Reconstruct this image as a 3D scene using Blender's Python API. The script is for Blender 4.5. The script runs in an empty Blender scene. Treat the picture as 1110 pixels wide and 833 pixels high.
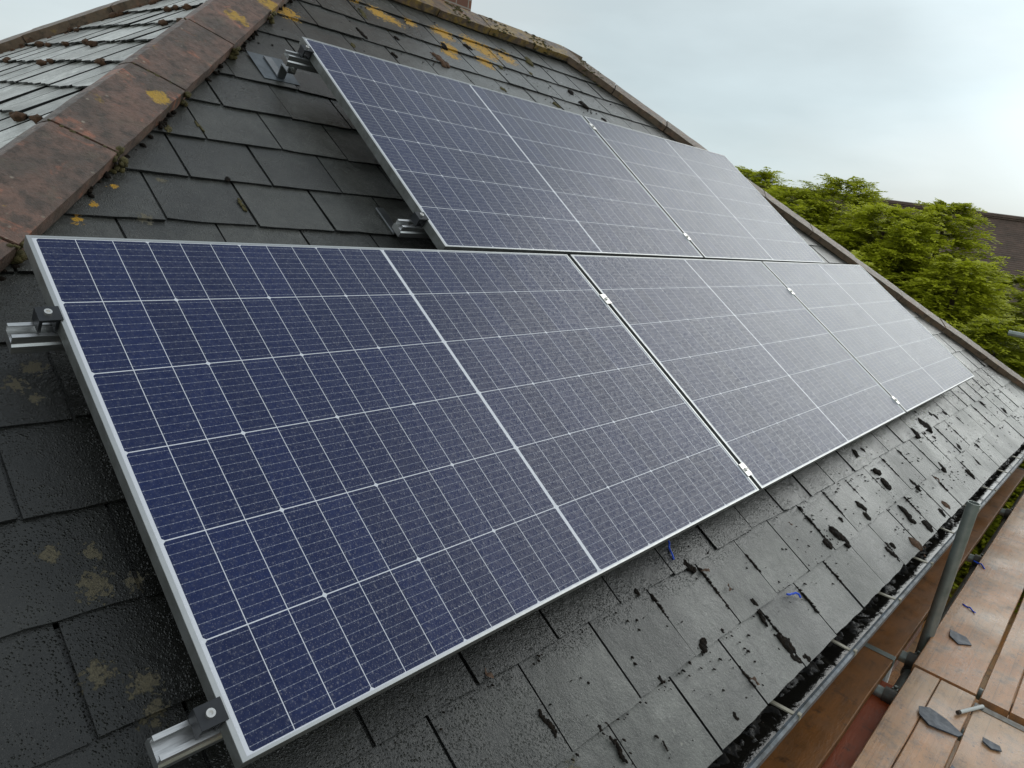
import bpy, bmesh, math, random
from mathutils import Vector, Matrix, noise
R = math.radians
scene = bpy.context.scene
col = scene.collection
rnd = random.Random(7)

# ------------------------------------------------------------------ camera
cam_data = bpy.data.cameras.new('camera')
cam = bpy.data.objects.new('camera', cam_data)
col.objects.link(cam)
RW = ((0.6704, -0.1111, 0.7336), (-0.7287, -0.2852, 0.6226), (0.14, -0.952, -0.2722))
cam.matrix_world = Matrix(((RW[0][0], -RW[0][1], -RW[0][2], -0.42652),
                           (RW[1][0], -RW[1][1], -RW[1][2], -0.75467),
                           (RW[2][0], -RW[2][1], -RW[2][2], 0.84105),
                           (0, 0, 0, 1)))
cam_data.sensor_width = 36
cam_data.lens = 25.08
cam_data.clip_start = 0.02
cam_data.clip_end = 2000
scene.camera = cam

# ------------------------------------------------------------------ sky, sun, exposure
SUN_EL, SUN_AZ = R(27), R(-8)          # the sun glows through thin cloud beyond the right end of the roof
SUN_DIR = Vector((math.cos(SUN_EL) * math.cos(SUN_AZ), math.cos(SUN_EL) * math.sin(SUN_AZ), math.sin(SUN_EL)))
SUN_ROT = R(90) - SUN_AZ
world = bpy.data.worlds.new('World')
scene.world = world
world.use_nodes = True
wt = world.node_tree
wt.nodes.clear()
wl = wt.links
def wn(t, **k):
    n = wt.nodes.new(t)
    for a, b in k.items():
        setattr(n, a, b)
    return n
out = wn('ShaderNodeOutputWorld')
sky = wn('ShaderNodeTexSky', sky_type='NISHITA', sun_disc=False, sun_elevation=SUN_EL, sun_rotation=SUN_ROT)
sky.altitude = 50
bg_sky = wn('ShaderNodeBackground')
bg_sky.inputs[1].default_value = 0.08
wl.new(sky.outputs[0], bg_sky.inputs[0])
tc = wn('ShaderNodeTexCoord')
sep = wn('ShaderNodeSeparateXYZ')
wl.new(tc.outputs['Generated'], sep.inputs[0])
grad = wn('ShaderNodeValToRGB')                    # cloud deck by elevation
wl.new(sep.outputs[2], grad.inputs[0])
el = grad.color_ramp.elements
el[0].position = 0.0; el[0].color = (0.60, 0.66, 0.67, 1)
el[1].position = 1.0; el[1].color = (0.46, 0.50, 0.54, 1)
e = el.new(0.12); e.color = (0.58, 0.655, 0.68, 1)
e = el.new(0.40); e.color = (0.66, 0.71, 0.72, 1)
dt = wn('ShaderNodeVectorMath', operation='DOT_PRODUCT')
wl.new(tc.outputs['Generated'], dt.inputs[0]); dt.inputs[1].default_value = SUN_DIR
glow = wn('ShaderNodeValToRGB')                    # brightness of the cloud by the angle from the hidden sun
mr = wn('ShaderNodeMapRange'); mr.inputs[1].default_value = -1; mr.inputs[2].default_value = 1
wl.new(dt.outputs['Value'], mr.inputs[0]); wl.new(mr.outputs[0], glow.inputs[0])
g = glow.color_ramp.elements
g[0].position = 0.0; g[0].color = (1.12, 1.12, 1.10, 1)
g[1].position = 1.0; g[1].color = (1.72, 1.69, 1.63, 1)
for p_, c_ in ((0.5, .98), (0.75, .95), (0.88, .97), (0.94, 1.03), (0.975, 1.5)):
    e = g.new(p_); e.color = (c_, c_ * .995, c_ * .985, 1)
gm_ = wn('ShaderNodeMix', data_type='RGBA', blend_type='MULTIPLY'); gm_.inputs[0].default_value = 1
wl.new(grad.outputs[0], gm_.inputs[6]); wl.new(glow.outputs[0], gm_.inputs[7])
mp = wn('ShaderNodeMapping')
mp.inputs['Scale'].default_value = (1.0, 1.0, 3.2)
wl.new(tc.outputs['Generated'], mp.inputs[0])
cn = wn('ShaderNodeTexNoise')
cn.inputs['Scale'].default_value = 2.3
cn.inputs['Detail'].default_value = 5
cn.inputs['Roughness'].default_value = 0.5
wl.new(mp.outputs[0], cn.inputs[0])
cr = wn('ShaderNodeMapRange')
cr.inputs[1].default_value = 0.36; cr.inputs[2].default_value = 0.66
cr.inputs[3].default_value = 1.02; cr.inputs[4].default_value = 1.26
wl.new(cn.outputs[0], cr.inputs[0])
bg_cl = wn('ShaderNodeBackground')
tint = wn('ShaderNodeMix', data_type='RGBA', blend_type='MULTIPLY')   # thin places in the cloud let a little blue through
tr_ = wn('ShaderNodeMapRange'); tr_.inputs[1].default_value = .40; tr_.inputs[2].default_value = .60; tr_.inputs[3].default_value = 1; tr_.inputs[4].default_value = 0
cn2 = wn('ShaderNodeTexNoise'); cn2.inputs['Scale'].default_value = 1.6; cn2.inputs['Detail'].default_value = 6; cn2.inputs['Roughness'].default_value = .45
wl.new(mp.outputs[0], cn2.inputs[0]); wl.new(cn2.outputs[0], tr_.inputs[0]); wl.new(tr_.outputs[0], tint.inputs[0])
wl.new(gm_.outputs[2], tint.inputs[6]); tint.inputs[7].default_value = (.90, .95, .975, 1)
wl.new(tint.outputs[2], bg_cl.inputs[0])
wl.new(cr.outputs[0], bg_cl.inputs[1])
mx = wn('ShaderNodeMixShader')
mx.inputs[0].default_value = 0.93
wl.new(bg_sky.outputs[0], mx.inputs[1]); wl.new(bg_cl.outputs[0], mx.inputs[2]); wl.new(mx.outputs[0], out.inputs[0])
sun = bpy.data.lights.new('sun', 'SUN')
sun.energy = 0.5; sun.angle = R(44); sun.color = (1, 0.97, 0.92)
so = bpy.data.objects.new('sun', sun)
col.objects.link(so)
so.rotation_mode = 'QUATERNION'
so.rotation_quaternion = SUN_DIR.to_track_quat('Z', 'Y')
scene.view_settings.view_transform = 'Standard'
scene.view_settings.look = 'None'
scene.view_settings.exposure = 0.12
scene.view_settings.gamma = 1
scene.view_settings.use_curve_mapping = False

# ------------------------------------------------------------------ material helpers
class NT:
    def __init__(s, name):
        s.m = bpy.data.materials.new(name); s.m.use_nodes = True
        s.t = s.m.node_tree; s.t.nodes.clear()
        s.out = s.t.nodes.new('ShaderNodeOutputMaterial')
        s.b = s.t.nodes.new('ShaderNodeBsdfPrincipled')
        s.t.links.new(s.b.outputs[0], s.out.inputs[0])
        s.tc = s.t.nodes.new('ShaderNodeTexCoord')
    def n(s, t, **k):
        q = s.t.nodes.new(t)
        for a, b in k.items(): setattr(q, a, b)
        return q
    def l(s, a, b): s.t.links.new(a, b)
    def setv(s, sock, v):
        if hasattr(v, 'is_linked') or hasattr(v, 'links'): s.l(v, sock)
        else:
            if isinstance(v, tuple) and len(v) == 3 and sock.type == 'RGBA': v = (*v, 1)
            sock.default_value = v
    def math(s, op, a, b=0.0, c=None, clamp=False):
        q = s.n('ShaderNodeMath', operation=op); q.use_clamp = clamp
        s.setv(q.inputs[0], a); s.setv(q.inputs[1], b)
        if c is not None: s.setv(q.inputs[2], c)
        return q.outputs[0]
    def coord(s, kind='Object', scale=(1, 1, 1), rot=(0, 0, 0)):
        q = s.n('ShaderNodeMapping'); q.inputs['Scale'].default_value = scale; q.inputs['Rotation'].default_value = rot
        s.l(s.tc.outputs[kind], q.inputs[0]); return q.outputs[0]
    def noise(s, sc, detail=4, rough=0.55, vec=None, dist=0.0):
        q = s.n('ShaderNodeTexNoise'); q.inputs['Scale'].default_value = sc; q.inputs['Detail'].default_value = detail
        q.inputs['Roughness'].default_value = rough; q.inputs['Distortion'].default_value = dist
        s.l(vec if vec is not None else s.tc.outputs['Object'], q.inputs[0]); return q.outputs[0]
    def voro(s, sc, vec=None, feature='F1', out=0, rand=1.0):
        q = s.n('ShaderNodeTexVoronoi', feature=feature); q.inputs['Scale'].default_value = sc
        q.inputs['Randomness'].default_value = rand
        s.l(vec if vec is not None else s.tc.outputs['Object'], q.inputs[0]); return q.outputs[out]
    def rng(s, v, a, b, c=0.0, d=1.0):
        q = s.n('ShaderNodeMapRange'); s.setv(q.inputs[0], v)
        for i, x in enumerate((a, b, c, d)): s.setv(q.inputs[i + 1], x)
        return q.outputs[0]
    def mix(s, f, a, b, mode='MIX'):
        q = s.n('ShaderNodeMix', data_type='RGBA', blend_type=mode)
        s.setv(q.inputs[0], f); s.setv(q.inputs[6], a); s.setv(q.inputs[7], b); return q.outputs[2]
    def attr(s, name):
        q = s.n('ShaderNodeAttribute'); q.attribute_name = name; return q
    def bump(s, h, strength=0.3, dist=0.002, nrm=None):
        q = s.n('ShaderNodeBump'); q.inputs['Strength'].default_value = strength; q.inputs['Distance'].default_value = dist
        s.l(h, q.inputs['Height'])
        if nrm is not None: s.l(nrm, q.inputs['Normal'])
        return q.outputs[0]
    def set(s, **k):
        names = dict(color='Base Color', rough='Roughness', metal='Metallic', spec='Specular IOR Level', nrm='Normal',
                     coat='Coat Weight', coatr='Coat Roughness', ior='IOR', trans='Transmission Weight', aniso='Anisotropic',
                     sheen='Sheen Weight', coatn='Coat Normal')
        for a, v in k.items(): s.setv(s.b.inputs[names[a]], v)
        return s.m

def spots(t, base, pts, colour, vec, amp=0.5, nsc=40, keep=0.9):
    """irregular crusty growths at given places: pts = (x, y, z, radius)"""
    ns = t.noise(nsc, 5, 0.7, vec); fine = t.noise(nsc * 5, 3, 0.7, vec)
    tot = None
    for (x, y, z, rr) in pts:
        q = t.n('ShaderNodeVectorMath', operation='DISTANCE'); t.l(vec, q.inputs[0]); q.inputs[1].default_value = (x, y, z)
        d = t.math('DIVIDE', q.outputs['Value'], rr)
        tot = d if tot is None else t.math('MINIMUM', tot, d)
    m = t.rng(t.math('ADD', tot, t.math('MULTIPLY', t.math('SUBTRACT', ns, 0.5), amp * 5)), 0.82, 1.02, 1, 0)
    m = t.math('MULTIPLY', m, t.rng(fine, 0.33, 0.5, 0.25, 1))
    return t.mix(t.math('MULTIPLY', m, keep), base, colour), m
def mat_slate(name, lo, hi, front=False, coat=0.9):
    t = NT(name)
    vec = t.tc.outputs['Object']
    a = t.attr('rnd').outputs['Fac']
    base = t.mix(a, lo, hi)
    wear = t.noise(7, 6, 0.6)
    base = t.mix(t.rng(wear, 0.40, 0.70, 0, 0.35), base, tuple(x * 1.9 for x in hi))
    cloud = t.noise(22, 6, 0.7)
    base = t.mix(t.rng(cloud, 0.38, 0.62, 0.5, 0), base, tuple(x * .45 for x in lo))
    fine = t.noise(120, 4, 0.75)
    base = t.mix(t.rng(fine, 0.44, 0.62, 0.0, 0.26), base, tuple(x * .35 for x in lo))
    base = t.mix(t.rng(t.noise(150, 4, 0.75, t.coord('Object', (1, 1, 1), (.3, .2, .1))), 0.56, 0.66, 0.0, 0.28), base, tuple(x * 2.2 for x in hi))
    sp = t.voro(30, out=0)
    spm = t.math('MULTIPLY', t.rng(sp, 0.07, 0.13, 1, 0), t.rng(t.noise(5.0, 2), 0.56, 0.64, 0, 1))
    base = t.mix(t.math('MULTIPLY', spm, 0.6), base, (0.30, 0.29, 0.24))
    grime = t.rng(t.noise(2.2, 4, 0.6), 0.5, 0.72, 0, 0.6)
    base = t.mix(grime, base, (0.022, 0.023, 0.015))
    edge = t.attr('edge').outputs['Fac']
    base = t.mix(edge, base, (0.006, 0.006, 0.006))  # slate sides painted near-black in place of shadow lines at laps and joints
    h = t.math('ADD', t.math('MULTIPLY', t.noise(26, 5, 0.65), 1.0), t.math('MULTIPLY', t.noise(170, 4, 0.75), 0.5))
    rough = t.rng(t.noise(3.0, 4, 0.6), 0.35, 0.65, 0.20, 0.42)
    if front:
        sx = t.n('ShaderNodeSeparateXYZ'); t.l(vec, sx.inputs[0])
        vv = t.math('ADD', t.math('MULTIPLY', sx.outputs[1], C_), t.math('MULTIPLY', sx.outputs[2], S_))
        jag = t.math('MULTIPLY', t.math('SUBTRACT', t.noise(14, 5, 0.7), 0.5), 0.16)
        # slates below and beside the panels stay soaked by the drips; panel shade painted in
        drip_shade = t.math('MULTIPLY', t.rng(t.math('ADD', vv, jag), -0.15, -0.06, 0, 1), t.rng(vv, 0.0, 0.3, 1, .6))
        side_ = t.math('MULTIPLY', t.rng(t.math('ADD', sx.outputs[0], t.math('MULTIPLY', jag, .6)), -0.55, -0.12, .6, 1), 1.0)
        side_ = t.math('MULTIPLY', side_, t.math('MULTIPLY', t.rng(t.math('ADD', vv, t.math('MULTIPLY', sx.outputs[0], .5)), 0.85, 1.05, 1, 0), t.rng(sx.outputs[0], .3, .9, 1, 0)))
        soak_shade = t.math('MAXIMUM', drip_shade, side_)
        base = t.mix(t.math('MULTIPLY', soak_shade, 0.88), base, (0.006, 0.006, 0.005))
        dv_ = t.math('MAXIMUM', t.rng(t.voro(210), 0.05, 0.35, 1, 0), t.math('MULTIPLY', t.rng(t.voro(95), 0.0, 0.25, 1, 0), 1.3))
        drops = t.math('MULTIPLY', t.math('MULTIPLY', dv_, t.rng(t.noise(11, 4), .35, .6)), t.math('MULTIPLY', soak_shade, 1.3))
        h = t.math('ADD', h, drops)
        rough = t.math('SUBTRACT', rough, t.math('MULTIPLY', soak_shade, 0.18))
        def P(l): return [(*RP(u, v, SW + .010), q) for u, v, q in l]
        base, m1 = spots(t, base, P([(-0.06, 0.386, .024), (-0.104, 0.462, .014), (-0.043, 0.447, .014), (-0.042, 0.198, .020), (-0.042, 0.150, .018), (-0.001, 0.372, .015),
            (-0.029, 0.869, .018), (-0.066, 0.829, .016), (-0.045, 0.790, .012), (-0.098, 0.24, .020), (0.43, 1.50, .012), (0.33, 1.33, .016), (1.36, .02, .01), (0.13, -0.13, .03), (.62, -.3, .02), (-.2, .6, .02)]), (0.26, 0.22, 0.14), vec, 1.1, 95, .5)
        base, m2 = spots(t, base, P([(2.09, 3.10, .06), (2.17, 3.07, .05), (2.56, 3.12, .07), (2.79, 3.13, .07), (2.88, 3.07, .09), (2.45, 2.88, .05), (2.50, 2.95, .05),
            (2.757, 2.905, .055), (3.07, 3.07, .07), (2.32, 3.12, .04), (1.40, 2.78, .055), (0.222, 1.37, .012), (0.172, 1.31, .013), (0.290, 1.452, .011), (1.95, 3.2, .05)]), (0.58, 0.31, 0.02), vec, .95, 55, .95)
        crust = t.math('MAXIMUM', m1, m2)
        h = t.math('ADD', h, t.math('MULTIPLY', crust, .5)); rough = t.math('ADD', rough, t.math('MULTIPLY', crust, .3))
        coatw = t.math('SUBTRACT', coat, t.math('MULTIPLY', crust, coat))
    else: coatw = coat
    nb = t.bump(h, 0.6, 0.0045)
    t.set(color=base, rough=t.math('ADD', rough, .15), spec=0.25, nrm=nb, coat=coatw, coatr=rough, coatn=nb)
    t.b.inputs['Coat IOR'].default_value = 1.42
    t.b.inputs['Sheen Weight'].default_value = 0.55 if front else .3; t.b.inputs['Sheen Roughness'].default_value = 0.30
    if front: t.setv(t.b.inputs['Sheen Weight'], t.rng(soak_shade, 0, 1, .40, .04))
    t.setv(t.b.inputs['Sheen Tint'], (1.0, 1.0, 0.97))
    return t.m
def mat_simple(name, c, rough=0.6, metal=0.0, var=0.3, sc=20, c2=None, bump=0.2, bsc=80, bd=0.002, spec=0.5, scale=(1, 1, 1)):
    t = NT(name)
    v = t.coord('Object', scale)
    n = t.noise(sc, 5, 0.6, v)
    c2 = c2 or tuple(x * (1 - var) for x in c)
    return t.set(color=t.mix(t.rng(n, 0.35, 0.68), c, c2), rough=t.rng(t.noise(sc * 2, 3), 0.3, 0.7, rough * 0.8, min(1, rough * 1.2)),
                 metal=metal, spec=spec, nrm=t.bump(t.noise(bsc, 4, 0.6, v), bump, bd))

TH = R(33); C_, S_ = math.cos(TH), math.sin(TH)
ROOF = Matrix(((1, 0, 0, 0), (0, C_, -S_, 0), (0, S_, C_, 0), (0, 0, 0, 1)))
def RP(u, v, w=0.0): return ROOF @ Vector((u, v, w))
SW = -0.14
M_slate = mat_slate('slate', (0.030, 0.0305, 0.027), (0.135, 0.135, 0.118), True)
M_slate_side = mat_slate('slate_sky_pale', (0.28, 0.27, 0.245), (0.66, 0.65, 0.61), False, 0.4)  # base colour paled to stand in for sky reflected at grazing angle
M_under = mat_simple('roof_underlay', (0.012, 0.012, 0.012), 0.9)

def mat_terracotta(name, lichen, dull=0.0):
    t = NT(name)
    oi = t.n('ShaderNodeObjectInfo')
    o = t.n('ShaderNodeVectorMath', operation='ADD')
    t.l(t.tc.outputs['Object'], o.inputs[0])
    cv = t.n('ShaderNodeCombineXYZ'); t.l(oi.outputs['Random'], cv.inputs[0])
    sv = t.n('ShaderNodeVectorMath', operation='SCALE'); t.l(cv.outputs[0], sv.inputs[0]); sv.inputs[3].default_value = 37
    t.l(sv.outputs[0], o.inputs[1])
    v = o.outputs[0]
    n1 = t.noise(6.5, 6, 0.62, v)
    base = t.mix(t.rng(n1, 0.40, 0.60), (0.10, 0.068, 0.052), (0.19, 0.105, 0.075))
    n2 = t.noise(9, 5, 0.65, v, 0.6)
    base = t.mix(t.rng(n2, 0.56, 0.67, 0, 0.85), base, (0.42, 0.15, 0.08))
    n3 = t.noise(40, 5, 0.7, v)
    base = t.mix(t.rng(n3, 0.50, 0.72, 0, 0.75), base, (0.035, 0.026, 0.02))
    base = t.mix(t.rng(t.noise(14, 5, 0.7, v), 0.56, 0.72, 0, 0.55), base, (0.13, 0.115, 0.075))
    sp = t.math('MULTIPLY', t.rng(t.voro(36, v), 0.10, 0.20, 1, 0), t.rng(t.noise(9, 2, 0.5, v), 0.5, 0.6))
    base = t.mix(t.math('MULTIPLY', sp, 0.75), base, (0.42, 0.36, 0.28))
    ge = t.n('ShaderNodeNewGeometry')
    base, ym = spots(t, base, [(*RP(u, v, -.0785), q) for u, v, q in ((0.52, 1.826, .034), (1.03, 2.49, .042), (1.26, 2.70, .05), (1.05, 2.45, .02))], (0.50, 0.29, 0.015), ge.outputs['Position'], .5, 50, .95)
    yl = t.rng(t.math('ADD', t.noise(8, 6, 0.7, v), lichen), 0.62, 0.68)
    base = t.mix(t.math('MULTIPLY', yl, t.rng(t.noise(60, 4, .7, v), .35, .5, .2, 1)), base, (0.42, 0.25, 0.02))
    base = t.mix(dull, base, (0.19, 0.135, 0.085))
    base = t.mix(t.rng(t.noise(22, 6, .75, v), .50, .62, 0, .7), base, (0.045, 0.035, 0.026))
    h = t.math('ADD', t.noise(18, 5, 0.6, v), t.math('MULTIPLY', t.noise(130, 4, 0.7, v), 0.6))
    return t.set(color=base, rough=t.rng(n3, 0.3, 0.7, 0.36, 0.6), spec=0.5, nrm=t.bump(h, 0.9, 0.007))
M_terra = mat_terracotta('clay_hip_tile', -0.05)
M_terra_y = mat_terracotta('clay_ridge_tile_lichened', 0.15, .45)
M_terra_d = mat_terracotta('grey_brown_hip_tile', 0.01, .62)
M_mortar = mat_simple('mortar_bed', (0.06, 0.042, 0.030), 0.85, sc=25, c2=(0.025, 0.020, 0.012), bump=1.0, bsc=60, bd=0.01)
M_lichen = mat_simple('yellow_lichen', (0.55, 0.33, 0.02), 0.9, sc=90, c2=(0.30, 0.19, 0.02), bump=1, bsc=200, bd=0.003)
M_lichen_t = mat_simple('tan_lichen', (0.30, 0.25, 0.16), 0.9, sc=120, c2=(0.12, 0.10, 0.07), bump=1, bsc=200, bd=0.002)
M_moss_d = mat_simple('dark_moss', (0.006, 0.005, 0.004), 0.9, spec=.15, sc=60, c2=(0.022, 0.015, 0.010), bump=1, bsc=140, bd=0.006)
M_moss_g = mat_simple('olive_moss', (0.12, 0.095, 0.03), 0.95, sc=70, c2=(0.05, 0.045, 0.018), bump=1, bsc=150, bd=0.006)
M_moss_r = mat_simple('rusty_moss', (0.13, 0.062, 0.03), 0.95, sc=70, c2=(0.06, 0.035, 0.02), bump=1, bsc=150, bd=0.006)

# ------------------------------------------------------------------ object helpers
def newmesh(name, verts, faces, mats, parent=None, mi=None, smooth=False, loc=None):
    me = bpy.data.meshes.new(name)
    me.from_pydata([tuple(v) for v in verts], [], faces)
    for m in (mats if isinstance(mats, (list, tuple)) else [mats]): me.materials.append(m)
    if mi: me.polygons.foreach_set('material_index', mi)
    if smooth: me.polygons.foreach_set('use_smooth', [True] * len(me.polygons))
    me.update()
    o = bpy.data.objects.new(name, me)
    col.objects.link(o)
    if parent is not None: o.parent = parent
    if loc is not None: o.location = loc
    return o
def props(o, label=None, cat=None, group=None, kind=None):
    if label: o['label'] = label
    if cat: o['category'] = cat
    if group: o['group'] = group
    if kind: o['kind'] = kind
    return o
def thing(name, label, cat, mat=None, group=None):
    o = bpy.data.objects.new(name, None); o.empty_display_size = 0.1
    col.objects.link(o)
    if mat is not None: o.matrix_world = mat
    return props(o, label, cat, group)
def copy_tree(o, parent=None):
    c = o.copy(); col.objects.link(c)
    if parent is not None: c.parent = parent
    for ch in list(o.children): copy_tree(ch, c)
    return c
class MB:
    def __init__(s): s.v = []; s.f = []; s.m = []
    def add(s, vs, fs, m=0):
        k = len(s.v); s.v += [tuple(v) for v in vs]; s.f += [tuple(i + k for i in f) for f in fs]; s.m += [m] * len(fs)
    def box(s, x0, x1, y0, y1, z0, z1, m=0):
        s.add([(x0,y0,z0),(x1,y0,z0),(x1,y1,z0),(x0,y1,z0),(x0,y0,z1),(x1,y0,z1),(x1,y1,z1),(x0,y1,z1)],
              [(0,3,2,1),(4,5,6,7),(0,1,5,4),(1,2,6,5),(2,3,7,6),(3,0,4,7)], m)
    def prism(s, prof, axis, a, b, m=0, cap=True):
        """closed profile (2D list) swept between a and b along axis 0/1/2"""
        n = len(prof)
        def P(t, p):
            return {0: (t, p[0], p[1]), 1: (p[0], t, p[1]), 2: (p[0], p[1], t)}[axis]
        vs = [P(a, p) for p in prof] + [P(b, p) for p in prof]
        fs = [(i, (i + 1) % n, n + (i + 1) % n, n + i) for i in range(n)]
        if cap: fs += [tuple(range(n))[::-1], tuple(range(n, 2 * n))]
        s.add(vs, fs, m)
    def tube(s, p0, p1, r, seg=20, wall=None, m=0):
        p0, p1 = Vector(p0), Vector(p1); d = (p1 - p0).normalized()
        u = d.orthogonal().normalized(); w = d.cross(u)
        ring = lambda p, q: [p + (u * math.cos(2 * math.pi * i / seg) + w * math.sin(2 * math.pi * i / seg)) * q for i in range(seg)]
        if wall:
            vs = ring(p0, r) + ring(p1, r) + ring(p0, r - wall) + ring(p1, r - wall)
            fs = []
            for i in range(seg):
                j = (i + 1) % seg
                fs += [(i, j, seg + j, seg + i), (2*seg + j, 2*seg + i, 3*seg + i, 3*seg + j), (seg + i, seg + j, 3*seg + j, 3*seg + i), (j, i, 2*seg + i, 2*seg + j)]
        else:
            vs = ring(p0, r) + ring(p1, r)
            fs = [(i, (i + 1) % seg, seg + (i + 1) % seg, seg + i) for i in range(seg)] + [tuple(range(seg))[::-1], tuple(range(seg, 2 * seg))]
        s.add(vs, fs, m)
    def build(s, name, mats, parent=None, smooth=False, bevel=0, loc=None, fixn=True):
        o = newmesh(name, s.v, s.f, mats, parent, s.m, False, loc)
        if fixn or smooth:
            bm = bmesh.new(); bm.from_mesh(o.data)
            if fixn: bmesh.ops.recalc_face_normals(bm, faces=bm.faces)
            if smooth:
                for e in bm.edges:
                    e.smooth = not (len(e.link_faces) == 2 and e.calc_face_angle(0) > 0.7)
                for f in bm.faces: f.smooth = True
            bm.to_mesh(o.data); bm.free()
        if bevel:
            b = o.modifiers.new('bevel', 'BEVEL'); b.width = bevel; b.segments = 2; b.limit_method = 'ANGLE'
        return o
def blob(name, mats, parts, parent=None, sub=2, seed=0, amp=0.35, freq=2.2):
    """lumpy clump made of displaced spheres: parts = [(centre, radii)]"""
    V, F = [], []
    for k, (c, rr) in enumerate(parts):
        bm = bmesh.new(); bmesh.ops.create_icosphere(bm, subdivisions=sub, radius=1)
        base = len(V)
        for v in bm.verts:
            d = 1 + amp * noise.noise(v.co * freq + Vector((seed * 3.1, k * 5.7, 1.3))) + amp * 0.6 * noise.noise(v.co * freq * 2.7 + Vector((k, seed, 9)))
            V.append((c[0] + v.co.x * d * rr[0], c[1] + v.co.y * d * rr[1], c[2] + v.co.z * d * rr[2]))
        for f in bm.faces: F.append(tuple(base + v.index for v in f.verts))
        bm.free()
    return newmesh(name, V, F, mats, parent, smooth=True)

# roof frame: u along the eave, v up the slope, w off the slates; origin at the lower left corner of the near panel
TH = R(33); C_, S_ = math.cos(TH), math.sin(TH)
ROOF = Matrix(((1, 0, 0, 0), (0, C_, -S_, 0), (0, S_, C_, 0), (0, 0, 0, 1)))
def RP(u, v, w=0.0): return ROOF @ Vector((u, v, w))
def roof_at(u, v, w=0.0, rz=0.0): return ROOF @ Matrix.Translation((u, v, w)) @ Matrix.Rotation(rz, 4, 'Z')
SW = -0.14          # slates lie here

# ------------------------------------------------------------------ ground
M_grass = mat_simple('grass', (0.05, 0.085, 0.025), 0.9, sc=0.6, c2=(0.09, 0.10, 0.04), bump=1, bsc=30, bd=0.03)
GZ = -5.3
g = newmesh('ground', [(-600, -600, GZ), (600, -600, GZ), (600, 600, GZ), (-600, 600, GZ)], [(0, 1, 2, 3)], M_grass)
props(g, kind='structure')
M_pave = mat_simple('paving', (0.22, 0.21, 0.19), 0.8, sc=3, bump=0.6, bsc=20, bd=0.01)
m = MB(); m.box(-4, 11, -3.2, 0.0, GZ + 0.004, GZ + 0.05)
props(m.build('path', M_pave), kind='structure')

# ------------------------------------------------------------------ the house
AL = Vector((1.76, 2.985, 1.842)); AR = Vector((4.00, 2.985, 1.842))     # crests of the ridge ends
TT = math.tan(TH)
drop = Vector((0, 0, -0.06 / C_))
al, ar = AL + drop, AR + drop                                          # the same on the slate planes
VT, VE = 3.4615, -0.515                                                # ridge and eave in v
RUN = (VT - VE) * C_
house = thing('slate_roofed_house', 'house with a wet grey slate hipped roof carrying the solar panels', 'house', Matrix.Translation((2.9, 2.9, GZ)))
HI = house.matrix_world.inverted()
def hpart(o, parent=None):
    """parent a world-space mesh to the house without moving it"""
    p = parent or house
    o.parent = p
    if p is house: o.matrix_parent_inverse = HI
    return o

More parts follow.
